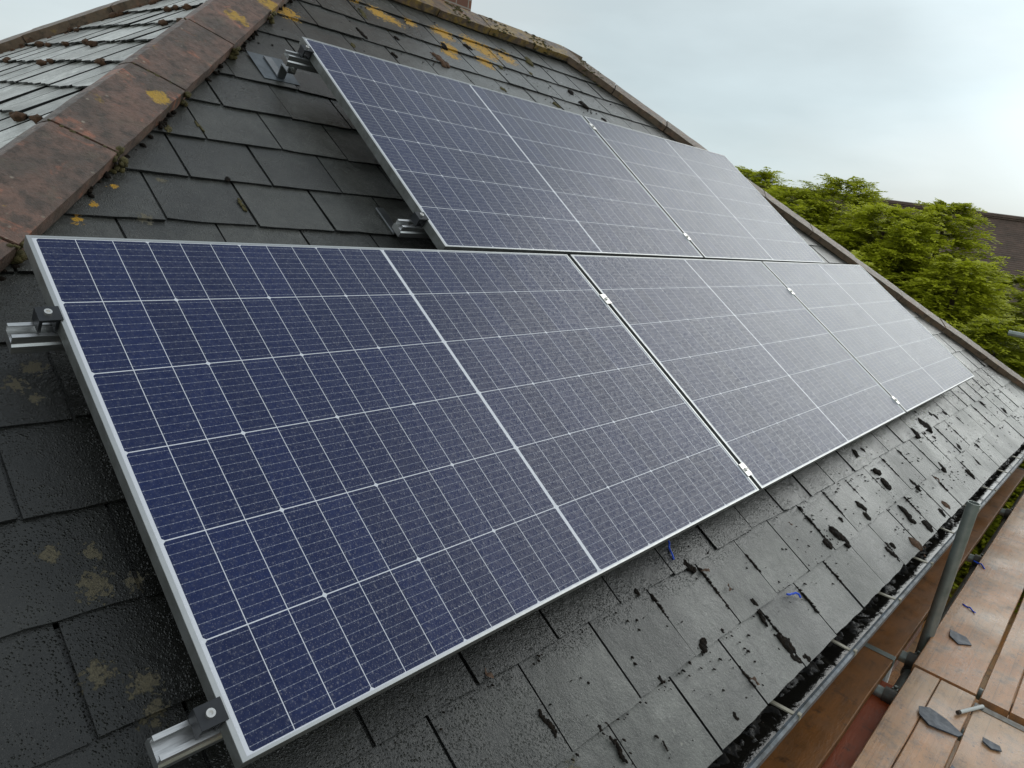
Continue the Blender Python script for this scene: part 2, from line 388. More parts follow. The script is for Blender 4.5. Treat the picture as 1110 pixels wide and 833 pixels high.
def clip(poly, a, b, c):
    """keep a*x+b*y<=c"""
    res = []
    for i, p in enumerate(poly):
        q = poly[(i + 1) % len(poly)]
        dp, dq = a * p[0] + b * p[1] - c, a * q[0] + b * q[1] - c
        if dp <= 0: res.append(p)
        if dp * dq < 0:
            k = dp / (dp - dq); res.append((p[0] + (q[0] - p[0]) * k, p[1] + (q[1] - p[1]) * k))
    return res
def slate_face(name, mat, O, ex, ev, nn, L, LT0, LT1, courses, pitch, phase, drift, seed, raise_=0.0135, gap=0.0075, chip=0.003):
    """slates on a roof face. O: point with a=0,v=0; clipped by hips: left a>=LT0+v', right a<=LT1-v'"""
    r = random.Random(seed)
    V, F, A = [], [], []
    vt = courses[-1]
    for k in range(len(courses) - 1):
        v0 = courses[k]; v1 = courses[k + 1] + (0.19 if k < len(courses) - 3 else 0.02)
        ph = phase[k % 2]
        n0 = int((LT0 - 1 - ph) / pitch) - 1; n1 = int((LT1 + 1 - ph) / pitch) + 2
        for i in range(n0, n1):
            a0 = ph + i * pitch + gap / 2 + r.uniform(-.0015, .0015); a1 = ph + (i + 1) * pitch - gap / 2 + r.uniform(-.0015, .0015)
            dv = r.gauss(0, 0.0022); rot = r.gauss(0, 0.0035)
            nb = 7
            pts = []
            for j in range(nb):
                t = j / (nb - 1)
                x = a0 + (a1 - a0) * t
                y = v0 + dv + r.uniform(-chip, chip) * 0.6
                if j in (0, nb - 1) and r.random() < 0.25: y += r.uniform(0, 0.007)
                pts.append((x, y))
            vm = (v0 + v1) / 2
            for t in (0, .33, .66, 1): pts.append((a1 + r.uniform(-.0008, .0008), v0 + 0.004 + (v1 - v0) * max(t, .02)))
            for t in (1, .66, .33): pts.append((a0 + r.uniform(-.0008, .0008), v0 + (v1 - v0) * t))
            cx = (a0 + a1) / 2
            pts = [(cx + (x - cx) - (y - vm) * rot, y + (x - cx) * rot + drift * (x - 0.6)) for x, y in pts]
            pts = clip(pts, -1, C_, -(LT0 - C_ * VE_))
            if len(pts) < 3: continue
            pts = clip(pts, 1, C_, LT1 + C_ * VE_)
            if len(pts) < 3: continue
            lift = raise_ + abs(r.gauss(0, raise_ * .12)); th = 0.0065; tw = r.gauss(0, 0.0012)
            base = len(V); n = len(pts)
            for top in (1, 0):
                for (x, y) in pts:
                    t = (y - v0) / (v1 - v0)
                    w = lift * (1 - t) + tw * (x - cx) / 0.12 * (1 - t) - (0 if top else th)
                    V.append(O + ex * x + ev * y + nn * w)
            F.append(tuple(range(base, base + n)))
            for q in range(n):
                p2 = (q + 1) % n
                F.append((base + q, base + n + q, base + n + p2, base + p2))
            A.append((r.random(), len(F), n))
    o = newmesh(name, V, F, mat)
    at = o.data.attributes.new('rnd', 'FLOAT', 'FACE')
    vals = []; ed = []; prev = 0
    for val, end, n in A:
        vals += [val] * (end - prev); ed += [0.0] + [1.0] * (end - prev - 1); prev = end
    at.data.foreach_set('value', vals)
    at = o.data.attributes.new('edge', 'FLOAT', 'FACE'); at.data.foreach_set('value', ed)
    return o
VE_ = VE
EL_F = al.x - RUN, ar.x + RUN           # eave extents of the front face in a
courses = [-0.457, -0.265, -0.065, 0.135, 0.333, 0.530, 0.726, 0.924, 1.122, 1.322, 1.522, 1.722, 1.930, 2.135, 2.340, 2.545, 2.752, 2.960, 3.175, 3.385, VT - 0.005]
X = Vector((1, 0, 0)); Yv = Vector((0, 1, 0))
EV = Vector((0, C_, S_)); NF = Vector((0, -S_, C_))
O_front = RP(0, 0, SW)
# phases: courses alternate by half a slate
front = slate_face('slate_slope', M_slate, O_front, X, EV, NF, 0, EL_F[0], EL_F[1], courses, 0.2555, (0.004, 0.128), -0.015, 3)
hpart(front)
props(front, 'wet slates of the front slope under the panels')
def gen_courses(v0, v1, g=0.2):
    c = [v0]; 
    while c[-1] + g < v1: c.append(c[-1] + g)
    return c + [v1 - 0.003]
def side(name, apexA, apexB, ex, ev, nn, seed, mat, gap, pitch=.2555):
    """a face whose ridge runs apexA->apexB along ex (same point for a hip end)"""
    O = apexA - ev * VT
    la = -RUN; lb = (apexB - apexA).length + RUN
    o = slate_face(name, mat, O, ex, ev, nn, 0, la, lb, gen_courses(VE, VT), pitch, (0.0, pitch / 2), 0, seed, raise_=0.024, gap=gap, chip=0.016)
    return hpart(o)
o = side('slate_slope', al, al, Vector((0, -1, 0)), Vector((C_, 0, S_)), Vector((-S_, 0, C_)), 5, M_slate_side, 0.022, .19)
props(o, 'pale slates of the left hip end')
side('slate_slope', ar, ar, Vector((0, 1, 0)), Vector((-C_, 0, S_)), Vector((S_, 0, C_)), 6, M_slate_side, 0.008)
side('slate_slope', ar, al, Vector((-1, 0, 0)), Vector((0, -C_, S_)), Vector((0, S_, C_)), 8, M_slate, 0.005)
# underlay just below the slates (solid roof body)
zd = Vector((0, 0, -0.022))
c0 = [Vector((al.x - RUN, al.y - RUN, 0)), Vector((ar.x + RUN, al.y - RUN, 0)), Vector((ar.x + RUN, al.y + RUN, 0)), Vector((al.x - RUN, al.y + RUN, 0))]
ez = al.z - RUN * TT
for q in c0: q.z = ez
pts = [p + zd for p in c0] + [al + zd, ar + zd] + [p + Vector((0, 0, -0.05)) for p in c0]
ins = 0.085
cx_, cy_ = (al.x + ar.x) / 2, al.y
pts = [Vector((p.x + (ins if p.x < cx_ else -ins) * (abs(p.z - al.z) > .3), p.y + (ins if p.y < cy_ else -ins) * (abs(p.z - al.z) > .3), p.z)) for p in pts]
hpart(newmesh('roof_deck', pts, [(0, 1, 5, 4), (1, 2, 5), (2, 3, 4, 5), (3, 0, 4), (0, 6, 7, 1), (1, 7, 8, 2), (2, 8, 9, 3), (3, 9, 6, 0), (6, 9, 8, 7)], M_under))

# walls, soffit, fascia
M_brick = NT('brickwork')
bt = M_brick.n('ShaderNodeTexBrick'); M_brick.l(M_brick.coord('Object', (1, 1, 1), (R(90), 0, 0)), bt.inputs[0])
bt.inputs['Scale'].default_value = 4.4; bt.inputs['Color1'].default_value = (0.24, 0.10, 0.06, 1); bt.inputs['Color2'].default_value = (0.17, 0.075, 0.05, 1)
bt.inputs['Mortar'].default_value = (0.3, 0.27, 0.23, 1)
M_brick = M_brick.set(color=bt.outputs[0], rough=0.85)
fx0, fx1, fy0, fy1 = c0[0].x, c0[1].x, c0[0].y, c0[2].y
iw = 0.33
m = MB(); m.box(fx0 + iw, fx1 - iw, fy0 + iw, fy1 - iw, GZ, ez - 0.16)
hpart(m.build('wall', M_brick))
M_fascia = mat_simple('fascia_board', (0.17, 0.09, 0.045), 0.5, sc=3, c2=(0.10, 0.05, 0.03), scale=(0.4, 6, 6))
m = MB()
m.box(fx0 + .03, fx1 - .03, fy0 + .098, fy0 + .120, ez - 0.20, ez - 0.045)
m.box(fx0 + .03, fx1 - .03, fy1 - .067, fy1 - .045, ez - 0.20, ez - 0.028)
m.box(fx0 + .045, fx0 + .067, fy0 + .122, fy1 - .068, ez - 0.20, ez - 0.028)
m.box(fx1 - .067, fx1 - .045, fy0 + .122, fy1 - .068, ez - 0.20, ez - 0.028)
hpart(m.build('fascia_board', M_fascia))
m = MB(); m.box(fx0 + .069, fx1 - .069, fy0 + .123, fy1 - .069, ez - 0.19, ez - 0.165)
hpart(m.build('soffit', M_fascia))

# windows below the eave on the front wall
M_glassd = mat_simple('window_glass', (0.02, 0.025, 0.03), 0.08, var=0.1)
M_upvc = mat_simple('white_upvc', (0.75, 0.75, 0.73), 0.4, var=0.06)
for wx in (0.2, 4.2):
    m = MB(); y = fy0 + iw
    for (a, b, c, d) in ((wx, wx + 1.5, -3.0, -2.94), (wx, wx + 1.5, -1.96, -1.9), (wx, wx + .06, -2.94, -1.96), (wx + 1.44, wx + 1.5, -2.94, -1.96), (wx + .72, wx + .78, -2.94, -1.96)):
        m.box(a, b, y - .03, y + .03, c, d)
    w = hpart(m.build('window', M_upvc))
    m = MB(); m.box(wx + .06, wx + 1.44, y - .012, y - .004, -2.94, -1.96)
    gl = m.build('pane', M_glassd, w)

# ------------------------------------------------------------------ hip and ridge tiles
def frame_from(p, d, n1, n2):
    return None
def wing_dirs(d, na, nb):
    """for a crest line along d, between faces with normals na, nb: the in-face directions leading away from the crest"""
    wa = d.cross(na).normalized(); wb = d.cross(nb).normalized()
    if wa.z > 0: wa = -wa
    if wb.z > 0: wb = -wb
    return wa, wb
def crest_tiles(p_low, p_high, na, nb, n, name, mat, wing, group, start=0.0, seed=1, wingb=None):
    wb_ = wingb or wing
    r = random.Random(seed)
    d = (p_high - p_low); L = d.length; d.normalize()
    wa, wb = wing_dirs(d, na, nb)
    up = (na + nb).normalized()
    step = L / n
    for k in range(n):
        a = p_low + d * (step * k + 0.004); b = p_low + d * (step * (k + 1) - 0.004)
        jz = r.uniform(-0.003, 0.004); tilt = r.uniform(-0.003, 0.003)
        prof = []
        rr = 0.010; th = 0.017
        def section(P, lift):
            o = []
            P = P + up * lift
            edgeA = P + wa * wing; edgeB = P + wb * wb_
            o.append(edgeA); o.append(P + wa * (wing * .55) + na * 0.001); o.append(P + wa * rr)
            o.append(P - up * 0.001)
            o.append(P + wb * rr); o.append(P + wb * (wb_ * .55) + nb * 0.001); o.append(edgeB)
            o.append(edgeB - nb * (th + .026)); o.append(P + wb * rr - nb * th - up * .004)
            o.append(P + wa * rr - na * th - up * .004); o.append(edgeA - na * (th + .026))
            return o
        segs = 9
        V = []; F = []
        for s in range(segs + 1):
            t = s / segs
            for i, q in enumerate(section(a.lerp(b, t), jz + tilt * (t - .5))):
                nz = noise.noise(q * 11) * 0.0022 + noise.noise(q * 37) * 0.0012
                V.append(q + up * nz + (wa * noise.noise(q * 30 + Vector((5, 1, 2))) * 0.003 if i in (0, 10) else Vector()))
        n_ = 11
        for s in range(segs):
            for i in range(n_):
                j = (i + 1) % n_
                F.append((s * n_ + i, s * n_ + j, (s + 1) * n_ + j, (s + 1) * n_ + i))
        F.append(tuple(range(n_))); F.append(tuple(segs * n_ + i for i in range(n_))[::-1])
        org = a
        o = newmesh(name, [v - org for v in V], F, mat, None)
        bm = bmesh.new(); bm.from_mesh(o.data); bmesh.ops.recalc_face_normals(bm, faces=bm.faces)
        for e in bm.edges: e.smooth = not (len(e.link_faces) == 2 and e.calc_face_angle(0) > 0.33)
        for f in bm.faces: f.smooth = True
        bm.to_mesh(o.data); bm.free()
        o.location = org
        hpart(o)
        if group: o['group'] = group
    # mortar bed under the tile edges
    V, F = [], []
    N = int(L / 0.03)
    for s in range(N + 1):
        P = p_low + d * (L * s / N)
        for w_, nn, wing_ in ((wa, na, wing), (wb, nb, wb_)):
            jit = 0.005 * noise.noise(P * 25) + 0.004 * noise.noise(P * 70)
            e1 = P + w_ * (wing_ - 0.014 + jit) - nn * 0.022; e2 = P + w_ * (wing_ - 0.006 + 1.6 * jit) - nn * 0.068
            V += [e1, e2, P - up * 0.03]
    for s in range(N):
        for q in (0, 3):
            i = s * 6 + q; j = i + 6
            F += [(i, i + 1, j + 1, j), (i + 2, i, j, j + 2)]
    o = newmesh('mortar_bed', V, F, M_mortar, None, smooth=True)
    hpart(o)
    return d, wa, wb, step
NL = Vector((-S_, 0, C_)); NR = Vector((S_, 0, C_)); NB = Vector((0, S_, C_))
hipv = lambda sx, sy, L: Vector((sx, sy, -TT)) * L
Lh = 0.308 * 11
fl = AL + hipv(-1, -1, Lh)
# start the left hip so that tile joints fall where they do in the photo
crest_tiles(fl + hipv(-1, -1, .03), AL + hipv(-1, -1, .03), NF, NL, 11, 'hip_tile', M_terra, 0.165, 'terracotta hip tiles', seed=2, wingb=0.045)
crest_tiles(AR + hipv(1, -1, Lh), AR, NF, NR, 11, 'hip_tile', M_terra_d, 0.165, 'terracotta hip tiles', seed=3)
crest_tiles(AL + hipv(-1, 1, Lh), AL, NL, NB, 11, 'hip_tile', M_terra_d, 0.165, 'terracotta hip tiles', seed=4)
crest_tiles(AR + hipv(1, 1, Lh), AR, NR, NB, 11, 'hip_tile', M_terra_d, 0.165, 'terracotta hip tiles', seed=5)
crest_tiles(AL + X * 0.02, AR - X * 0.02, NF, NB, 5, 'ridge_tile', M_terra_y, 0.165, 'lichen covered ridge tiles', seed=6)

# moss in the tile joints and along the left hip's moss line (parts of the house: they cannot be lifted off whole)
V, F = [], []
def blob_into(V, F, c, rr, seed, sub=1, amp=0.35):
    bm = bmesh.new(); bmesh.ops.create_icosphere(bm, subdivisions=sub, radius=1)
    base = len(V)
    for v in bm.verts:
        d = 1 + amp * noise.noise(v.co * 2.1 + Vector((seed * 3.1, seed * 1.7, 1.3)))
        V.append((c[0] + v.co.x * d * rr[0], c[1] + v.co.y * d * rr[1], c[2] + v.co.z * d * rr[2]))
    for f in bm.faces: F.append(tuple(base + v.index for v in f.verts))
    bm.free()
r = random.Random(11)
d = (AL - fl).normalized(); Lhip = (AL - fl).length
wa, wb = wing_dirs(d, NF, NL)
stepL = Lhip / 11
for k in range(1, 11):                        # joint moss, front wing
    base = fl + hipv(-1, -1, .03) + d * (stepL * k)
    for j in range(22):
        if r.random() < 0.45: continue
        t = r.uniform(-0.02, 0.172)
        p = base + wa * t + NF * (-0.003) + d * r.uniform(-.004, .004)
        s = r.uniform(0.004, 0.008)
        blob_into(V, F, p, (s, s, s * .7), r.random() * 50)
    for j in range(12):                       # tuft hanging at the edge
        p = base + wa * r.uniform(0.155, 0.185) - NF * r.uniform(0.0, 0.05) + d * r.uniform(-.02, .02)
        s = r.uniform(0.006, 0.013)
        blob_into(V, F, p, (s, s, s), r.random() * 50, amp=.5)
o = newmesh('joint_moss', V, F, M_moss_g, None, smooth=True); hpart(o); o['kind'] = 'stuff'
V, F = [], []
for j in range(900):                          # moss line where the far wing meets the pale slates
    p = fl + d * r.uniform(0, Lhip) + wb * (0.050 + abs(r.gauss(0, 0.010))) - NL * r.uniform(0.015, 0.06)
    if noise.noise(p * 6) < -0.12: continue
    s = r.uniform(0.004, 0.010)
    blob_into(V, F, p, (s, s, s * .8), r.random() * 50, amp=.5)
o = newmesh('edge_moss', V, F, M_moss_g, None, smooth=True); hpart(o); o['kind'] = 'stuff'
V, F = [], []
for j in range(420):                          # moss tucked under the front edge of the left hip
    p = fl + d * r.uniform(0, Lhip) + wa * (0.165 + r.uniform(-0.006, 0.012)) - NF * r.uniform(0.035, 0.062)
    if noise.noise(p * 5) < 0.0: continue
    s = r.uniform(0.004, 0.011)
    blob_into(V, F, p, (s, s, s * .8), r.random() * 50, amp=.5)
o = newmesh('edge_moss', V, F, M_moss_d, None, smooth=True); hpart(o); o['kind'] = 'stuff'
V, F = [], []
for j in range(900):                          # moss and lichen crust on the ridge and the top of the right hip
    if r.random() < 0.8:
        p = AL.lerp(AR, r.random()); w_ = wing_dirs(X, NF, NB)[0]
    else:
        dd = hipv(1, -1, 1).normalized(); p = AR + dd * abs(r.gauss(0, .22)); w_ = wing_dirs(dd, NF, NR)[0]
    if noise.noise(p * 4 + Vector((3, 0, 0))) < -0.05: continue
    t = r.uniform(0.0, 0.175)
    p = p + w_ * t - NF * (0.004 if t < .16 else r.uniform(0, .05))
    s = r.uniform(0.006, 0.018)
    blob_into(V, F, p, (s, s, s * .45), r.random() * 50, amp=.5)
o = newmesh('ridge_moss', V, F, [M_moss_g], None, smooth=True); hpart(o); o['kind'] = 'stuff'
V, F = [], []
r = random.Random(21)
for j in range(330):                          # rusty debris on the left hip end, against its slate edges
    b = r.choice(gen_courses(VE, VT)[4:18]) - r.uniform(0.0, 0.03)
    a = r.uniform(-RUN, RUN) * 0.98
    lim = (VT - b) * C_
    if abs(a) > lim - 0.1: continue
    p = al - Vector((C_, 0, S_)) * (VT - b) + Vector((0, -1, 0)) * a + NL * 0.024
    s = r.uniform(0.006, 0.022)
    blob_into(V, F, p, (s, s * 1.2, s * .7), r.random() * 50, sub=2, amp=.6)
o = newmesh('slope_debris', V, F, M_moss_r, None, smooth=True); hpart(o); o['kind'] = 'stuff'
V, F = [], []
for j in range(260):                          # along the far hip's inner edge
    dd = hipv(-1, 1, 1).normalized(); p = AL + dd * r.uniform(0.1, 4.6)
    w2 = [w for w in wing_dirs(dd, NL, NB)][0]
    p = p + w2 * (0.165 + r.uniform(-.005, .05)) - NL * r.uniform(.03, .06)
    s = r.uniform(0.006, 0.02)
    blob_into(V, F, p, (s, s, s), r.random() * 50, amp=.6)
o = newmesh('edge_moss', V, F, M_moss_r, None, smooth=True); hpart(o); o['kind'] = 'stuff'

# ------------------------------------------------------------------ chimney on the ridge (only its foot shows)
m = MB(); m.box(2.30, 3.33, 3.30, 3.80, 1.30, 3.2)
ch = hpart(m.build('chimney', M_brick, bevel=0.01))
m = MB(); m.box(2.27, 3.36, 3.27, 3.83, 1.60, 1.90)
o = m.build('mossy_flaunching', M_moss_g, ch, bevel=0.02)
m = MB()
for q in (2.5, 2.83): m.tube((q, 3.55, 3.2), (q, 3.55, 3.55), 0.11, wall=0.02)
m.build('chimney_pot', M_terra, ch, smooth=True)

# ------------------------------------------------------------------ gutter
M_gut = mat_simple('grey_gutter', (0.15, 0.175, 0.20), 0.5, sc=22, c2=(0.05, 0.055, 0.055), bump=0.5, bsc=60)
M_gut_in = mat_simple('gutter_inner_scale', (0.42, 0.43, 0.42), 0.6, sc=40, c2=(0.16, 0.16, 0.15), bump=0.8, bsc=90, bd=0.004)
t = NT('gutter_water')
M_gwater = t.set(color=(0.012, 0.011, 0.009), rough=0.06, spec=.6, nrm=t.bump(t.noise(45, 3, .6), .35, .003))
t = NT('gutter_sludge')
wm = t.rng(t.noise(14, 5, 0.6), 0.5, 0.54)
M_sludge = t.set(color=t.mix(t.rng(t.noise(60, 5, 0.7), 0.5, 0.7), (0.006, 0.0055, 0.005), (0.035, 0.028, 0.018)), rough=t.rng(wm, 0, 1, 0.85, 0.12), spec=0.4,
                 nrm=t.bump(t.noise(70, 5, 0.7), 0.8, 0.006))
drx = -0.013                                                # the eave runs very slightly out towards the right
gm = Matrix.Translation((0, -0.282, -0.385)) @ Matrix.Rotation(math.atan(drx), 4, 'Z')
gut = MB()
x0, x1 = fx0, fx1 + .05
# ogee-like section: (y,z) with y negative = away from the house
prof_o = [(0.035, 0.0), (0.035, -0.085), (0.010, -0.098), (-0.045, -0.098), (-0.070, -0.075), (-0.078, -0.040), (-0.086, -0.012), (-0.088, 0.0), (-0.080, 0.004), (-0.072, 0.0)]
prof_i = [(-0.074, -0.012), (-0.070, -0.036), (-0.060, -0.068), (-0.042, -0.091), (0.009, -0.091), (0.031, -0.081), (0.031, 0.0)]
pr_ = [(y, z - .012) for y, z in prof_o + prof_i]
gut.prism(pr_, 0, x0, x1)
go = gut.build('gutter', M_gut, smooth=False)
go.data.transform(gm); hpart(go)
# scale lining the inner front wall
V, F = [], []
N = 420
r = random.Random(5)
for i in range(N + 1):
    x = x0 + .05 + (x1 - x0 - .1) * i / N
    j1 = r.uniform(-0.004, 0.004)
    V += [(x, -0.0715, -0.016), (x, -0.066 , -0.040 - .012), (x, -0.052 + j1, -0.072)]
for i in range(N):
    a = i * 3; b = a + 3
    F += [(a, b, b + 1, a + 1), (a + 1, b + 1, b + 2, a + 2)]
o = newmesh('lime_scale', V, F, M_gut_in, None); o.data.transform(gm); hpart(o, None)
# sludge
V, F = [], []
NX, NY = 1500, 14
for i in range(NX + 1):
    x = x0 + .05 + (x1 - x0 - .1) * i / NX
    for j in range(NY + 1):
        y = 0.030 - (0.030 + 0.0665) * j / NY
        h = -0.052 + 0.016 * noise.noise(Vector((x * 13, y * 13, 0))) + 0.013 * noise.noise(Vector((x * 45, y * 45, 3))) + 0.006 * noise.noise(Vector((x * 120, y * 120, 3)))
        h = h + .004 - max(0, (.012 - y) / .08 - .16 + .22 * noise.noise(Vector((x * 20, 7, 0)))) * .030
        h = max(h, -0.075)
        V.append((x, y, h))
for i in range(NX):
    for j in range(NY):
        a = i * (NY + 1) + j
        F.append((a, a + 1, a + NY + 2, a + NY + 1))
o = newmesh('wet_sludge', V, F, M_sludge, None, smooth=True); o.data.transform(gm); hpart(o)
m = MB(); m.add([(x0 + .05, -.0665, -.052), (x1 - .05, -.0665, -.052), (x1 - .05, .030, -.052), (x0 + .05, .030, -.052)], [(0, 1, 2, 3)])
o = m.build('standing_water', M_gwater, None, fixn=False); o.data.transform(gm); hpart(o)
# support straps across the gutter
M_strap = mat_simple('gutter_strap', (0.34, 0.31, 0.24), 0.5, sc=40, c2=(0.25, 0.23, 0.17))
for k in range(-6, 14):
    x = 1.36 + 0.4615 * k + rnd.uniform(-.01, .01)
    if not fx0 + .1 < x < fx1 - .1: continue
    m = MB(); m.box(-.007, .007, -0.082, 0.036, -0.018, -0.013); m.box(-.007, .007, -0.090, -0.080, -0.024, -0.006)
    o = m.build('gutter_strap', M_strap, None, bevel=0.001)
    o.data.transform(Matrix.Translation((0, 0, 0)) @ Matrix.Rotation(rnd.uniform(-.12, .12), 4, 'Z'))
    o.matrix_world = gm @ Matrix.Translation((x, 0, 0.0))
    mw = o.matrix_world.copy(); hpart(o); o.matrix_world = mw if False else mw
    o['group'] = 'gutter straps'

# ------------------------------------------------------------------ solar panels
PW, PH = 1.762, 1.1033
GAP = 0.0205
def mat_cells():
    t = NT('solar_cells')
    s = t.n('ShaderNodeSeparateXYZ'); t.l(t.tc.outputs['Object'], s.inputs[0])
    cu, cv, cg = 0.0718, 0.1815, 0.0085
    U = t.math('SUBTRACT', s.outputs[0], PW / 2); Vv = t.math('SUBTRACT', s.outputs[1], PH / 2)
    ua = t.math('SUBTRACT', t.math('ABSOLUTE', U), cg / 2)
    va = t.math('ADD', Vv, cv * 3)
    def edge(x, pitch):                                    # distance to the nearest multiple of pitch
        return t.math('PINGPONG', x, pitch / 2) , None
    ku = t.math('PINGPONG', ua, cu / 2)                     # 0 at a cell edge
    kv = t.math('PINGPONG', va, cv / 2)
    ku3 = t.math('PINGPONG', ua, cu * 3 / 2)                # full-cell corners every third strip
    line_u = t.math('LESS_THAN', ku, 0.00075)
    line_v = t.math('LESS_THAN', kv, 0.0010)
    dia = t.math('LESS_THAN', t.math('ADD', ku3, kv), 0.0058)
    out_u = t.math('GREATER_THAN', ua, cu * 12 - 0.0008)
    in_u = t.math('LESS_THAN', ua, 0.0010)
    out_v = t.math('GREATER_THAN', t.math('ABSOLUTE', Vv), cv * 3 - 0.0008)
    w = t.math('MAXIMUM', line_u, line_v)
    for q in (dia, out_u, in_u, out_v): w = t.math('MAXIMUM', w, q)
    bp = cv / 10
    kb = t.math('PINGPONG', t.math('ADD', va, bp / 2), bp / 2)
    bus = t.math('LESS_THAN', kb, 0.00042)
    # solder dots on the busbars
    dots = t.math('LESS_THAN', t.math('ADD', t.math('PINGPONG', t.math('ADD', ua, 0.006), 0.006), t.math('MULTIPLY', kb, 1.0)), 0.0012)
    # per-strip tone
    fu = t.math('FLOOR', t.math('DIVIDE', U, cu)); fv = t.math('FLOOR', t.math('DIVIDE', va, cv))
    cm = t.n('ShaderNodeCombineXYZ'); t.l(fu, cm.inputs[0]); t.l(fv, cm.inputs[1])
    wn_ = t.n('ShaderNodeTexWhiteNoise', noise_dimensions='3D')
    oi = t.n('ShaderNodeObjectInfo'); t.l(oi.outputs['Random'], cm.inputs[2]); t.l(cm.outputs[0], wn_.inputs[0])
    cell = t.mix(wn_.outputs[0], (0.007, 0.015, 0.066), (0.010, 0.021, 0.090))
    cell = t.mix(t.rng(t.noise(90, 3), 0.3, 0.7, 0, .35), cell, (0.008, 0.011, 0.045))
    c = t.mix(t.math('MULTIPLY', bus, 0.42), cell, (0.46, 0.48, 0.55))
    c = t.mix(t.math('MULTIPLY', dots, 0.35), c, (0.6, 0.62, 0.68))
    c = t.mix(w, c, (0.72, 0.73, 0.78))
    # a fresh shower stands on the glass in beads
    d1 = t.voro(230, out=0); d2 = t.voro(110, out=0)
    pick = t.math('GREATER_THAN', t.voro(110, out=1), 0.40)
    b1 = t.rng(d1, 0.0, 0.42, 1, 0); b2 = t.math('MULTIPLY', t.rng(d2, 0.0, 0.40, 1, 0), pick)
    h = t.math('MAXIMUM', t.math('MULTIPLY', b1, 0.6), b2)
    hh = t.math('ADD', h, t.math('MULTIPLY', t.noise(500, 2, 0.6), 0.2))
    bead = t.rng(h, 0.25, 0.6, 0, 1)
    c = t.mix(t.math('MULTIPLY', bead, 0.045), c, (0.6, 0.62, 0.64))
    d3 = t.voro(46, out=0); pick3 = t.math('GREATER_THAN', t.voro(46, out=1), 0.5)
    b3 = t.math('MULTIPLY', t.rng(d3, 0.05, 0.40, 1, 0), pick3)
    grain = t.rng(t.noise(75, 4, .8), .40, .60, 0, 1)
    cw_ = t.math('SUBTRACT', 1.0, t.math('MULTIPLY', grain, .55))
    hh = t.math('ADD', hh, t.math('MULTIPLY', b3, .38))
    nrm = t.bump(hh, 0.6, 0.0014)
    t.set(color=c, rough=0.5, spec=0.08, coat=cw_, coatr=t.rng(t.noise(5, 4, .6), .3, .7, .12, .26), coatn=nrm, nrm=t.bump(hh, 0.3, 0.001))
    t.b.inputs['Coat IOR'].default_value = 1.42
    t.setv(t.b.inputs['Sheen Weight'], t.rng(t.noise(100, 3, .75), .38, .60, .1, .5)); t.b.inputs['Sheen Roughness'].default_value = 0.27
    t.setv(t.b.inputs['Sheen Tint'], (1.0, 0.99, 0.96))
    return t.m
M_cells = mat_cells()
t = NT('anodised_frame')
M_frame = t.set(color=(0.50, 0.51, 0.51), metal=0.85, rough=t.rng(t.noise(60, 3), 0.3, 0.7, 0.32, 0.44), nrm=t.bump(t.noise(300, 3), 0.15, 0.0005))
M_frame_shade = mat_simple('shaded_frame_side', (0.26, 0.265, 0.26), 0.5, metal=0.6, sc=25, c2=(0.15, 0.15, 0.14))  # sides coloured darker in place of the dark roof they would reflect
M_back = mat_simple('white_backsheet', (0.7, 0.7, 0.7), 0.6, var=0.05)
M_black = mat_simple('black_plastic', (0.015, 0.015, 0.016), 0.45)

def make_panel():
    root = thing('solar_panel', 'x', 'solar panel', Matrix())
    m = MB(); LS, LL, D = 0.0085, 0.0055, 0.032            # lip on short sides, on long sides, depth
    T = 0.0; g = -0.0016
    def frame_side(p0, p1, inn, lip):
        """profile swept with mitred ends: p0->p1 outer corners, inn inward normal"""
        p0 = Vector((*p0, 0)); p1 = Vector((*p1, 0)); inn = Vector((*inn, 0)); al_ = (p1 - p0).normalized()
        prof = [(0, T - .0006), (0.0006, T), (lip, T), (lip, g - .0005), (0.0025, g - .0005), (0.0025, -D + .002), (0.025, -D + .002), (0.025, -D), (0, -D)]
        ws = [al_ * 0, al_ * 0]
        V = []
        for P, sg in ((p0, 1), (p1, -1)):
            for (i, z) in prof:
                k = {0: 1.0}.get(0)
                mit = i
                # mitre: the neighbouring lip differs a little, use its ratio at the lip
                if abs(i - lip) < 1e-9 : mit = (LL if lip == LS else LS)
                V.append(P + inn * i + al_ * sg * mit + Vector((0, 0, z)))
        n = len(prof)
        F = [(i, (i + 1) % n, n + (i + 1) % n, n + i) for i in range(n)] + [tuple(range(n))[::-1], tuple(range(n, 2 * n))]
        k0 = len(m.f)
        m.add(V, F)
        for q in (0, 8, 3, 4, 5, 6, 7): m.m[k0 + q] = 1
    frame_side((0, 0), (PW, 0), (0, 1), LL)
    frame_side((PW, PH), (0, PH), (0, -1), LL)
    frame_side((0, PH), (0, 0), (1, 0), LS)
    frame_side((PW, 0), (PW, PH), (-1, 0), LS)
    m.build('frame', [M_frame, M_frame_shade], root)
    m = MB(); a = 0.004
    m.add([(a, a, g), (PW - a, a, g), (PW - a, PH - a, g), (a, PH - a, g)], [(0, 1, 2, 3)])
    m.build('cell_sheet', M_cells, root, fixn=False)
    m = MB(); m.add([(a, a, g - .004), (PW - a, a, g - .004), (PW - a, PH - a, g - .004), (a, PH - a, g - .004)], [(3, 2, 1, 0)])
    m.build('backsheet', M_back, root, fixn=False)
    m = MB()
    for q in (0.5, 0.87, 1.24):
        m = MB(); m.box(q, q + .06, PH / 2 - .05, PH / 2 + .05, g - .022, g - .0045)
        m.build('junction_box', M_black, root)
    return root
pan = make_panel()
lowM = lambda i: ROOF @ Matrix.Translation((i * (PW + GAP), 0, 0))
U0, V1 = 1.1509, PH + 0.0208
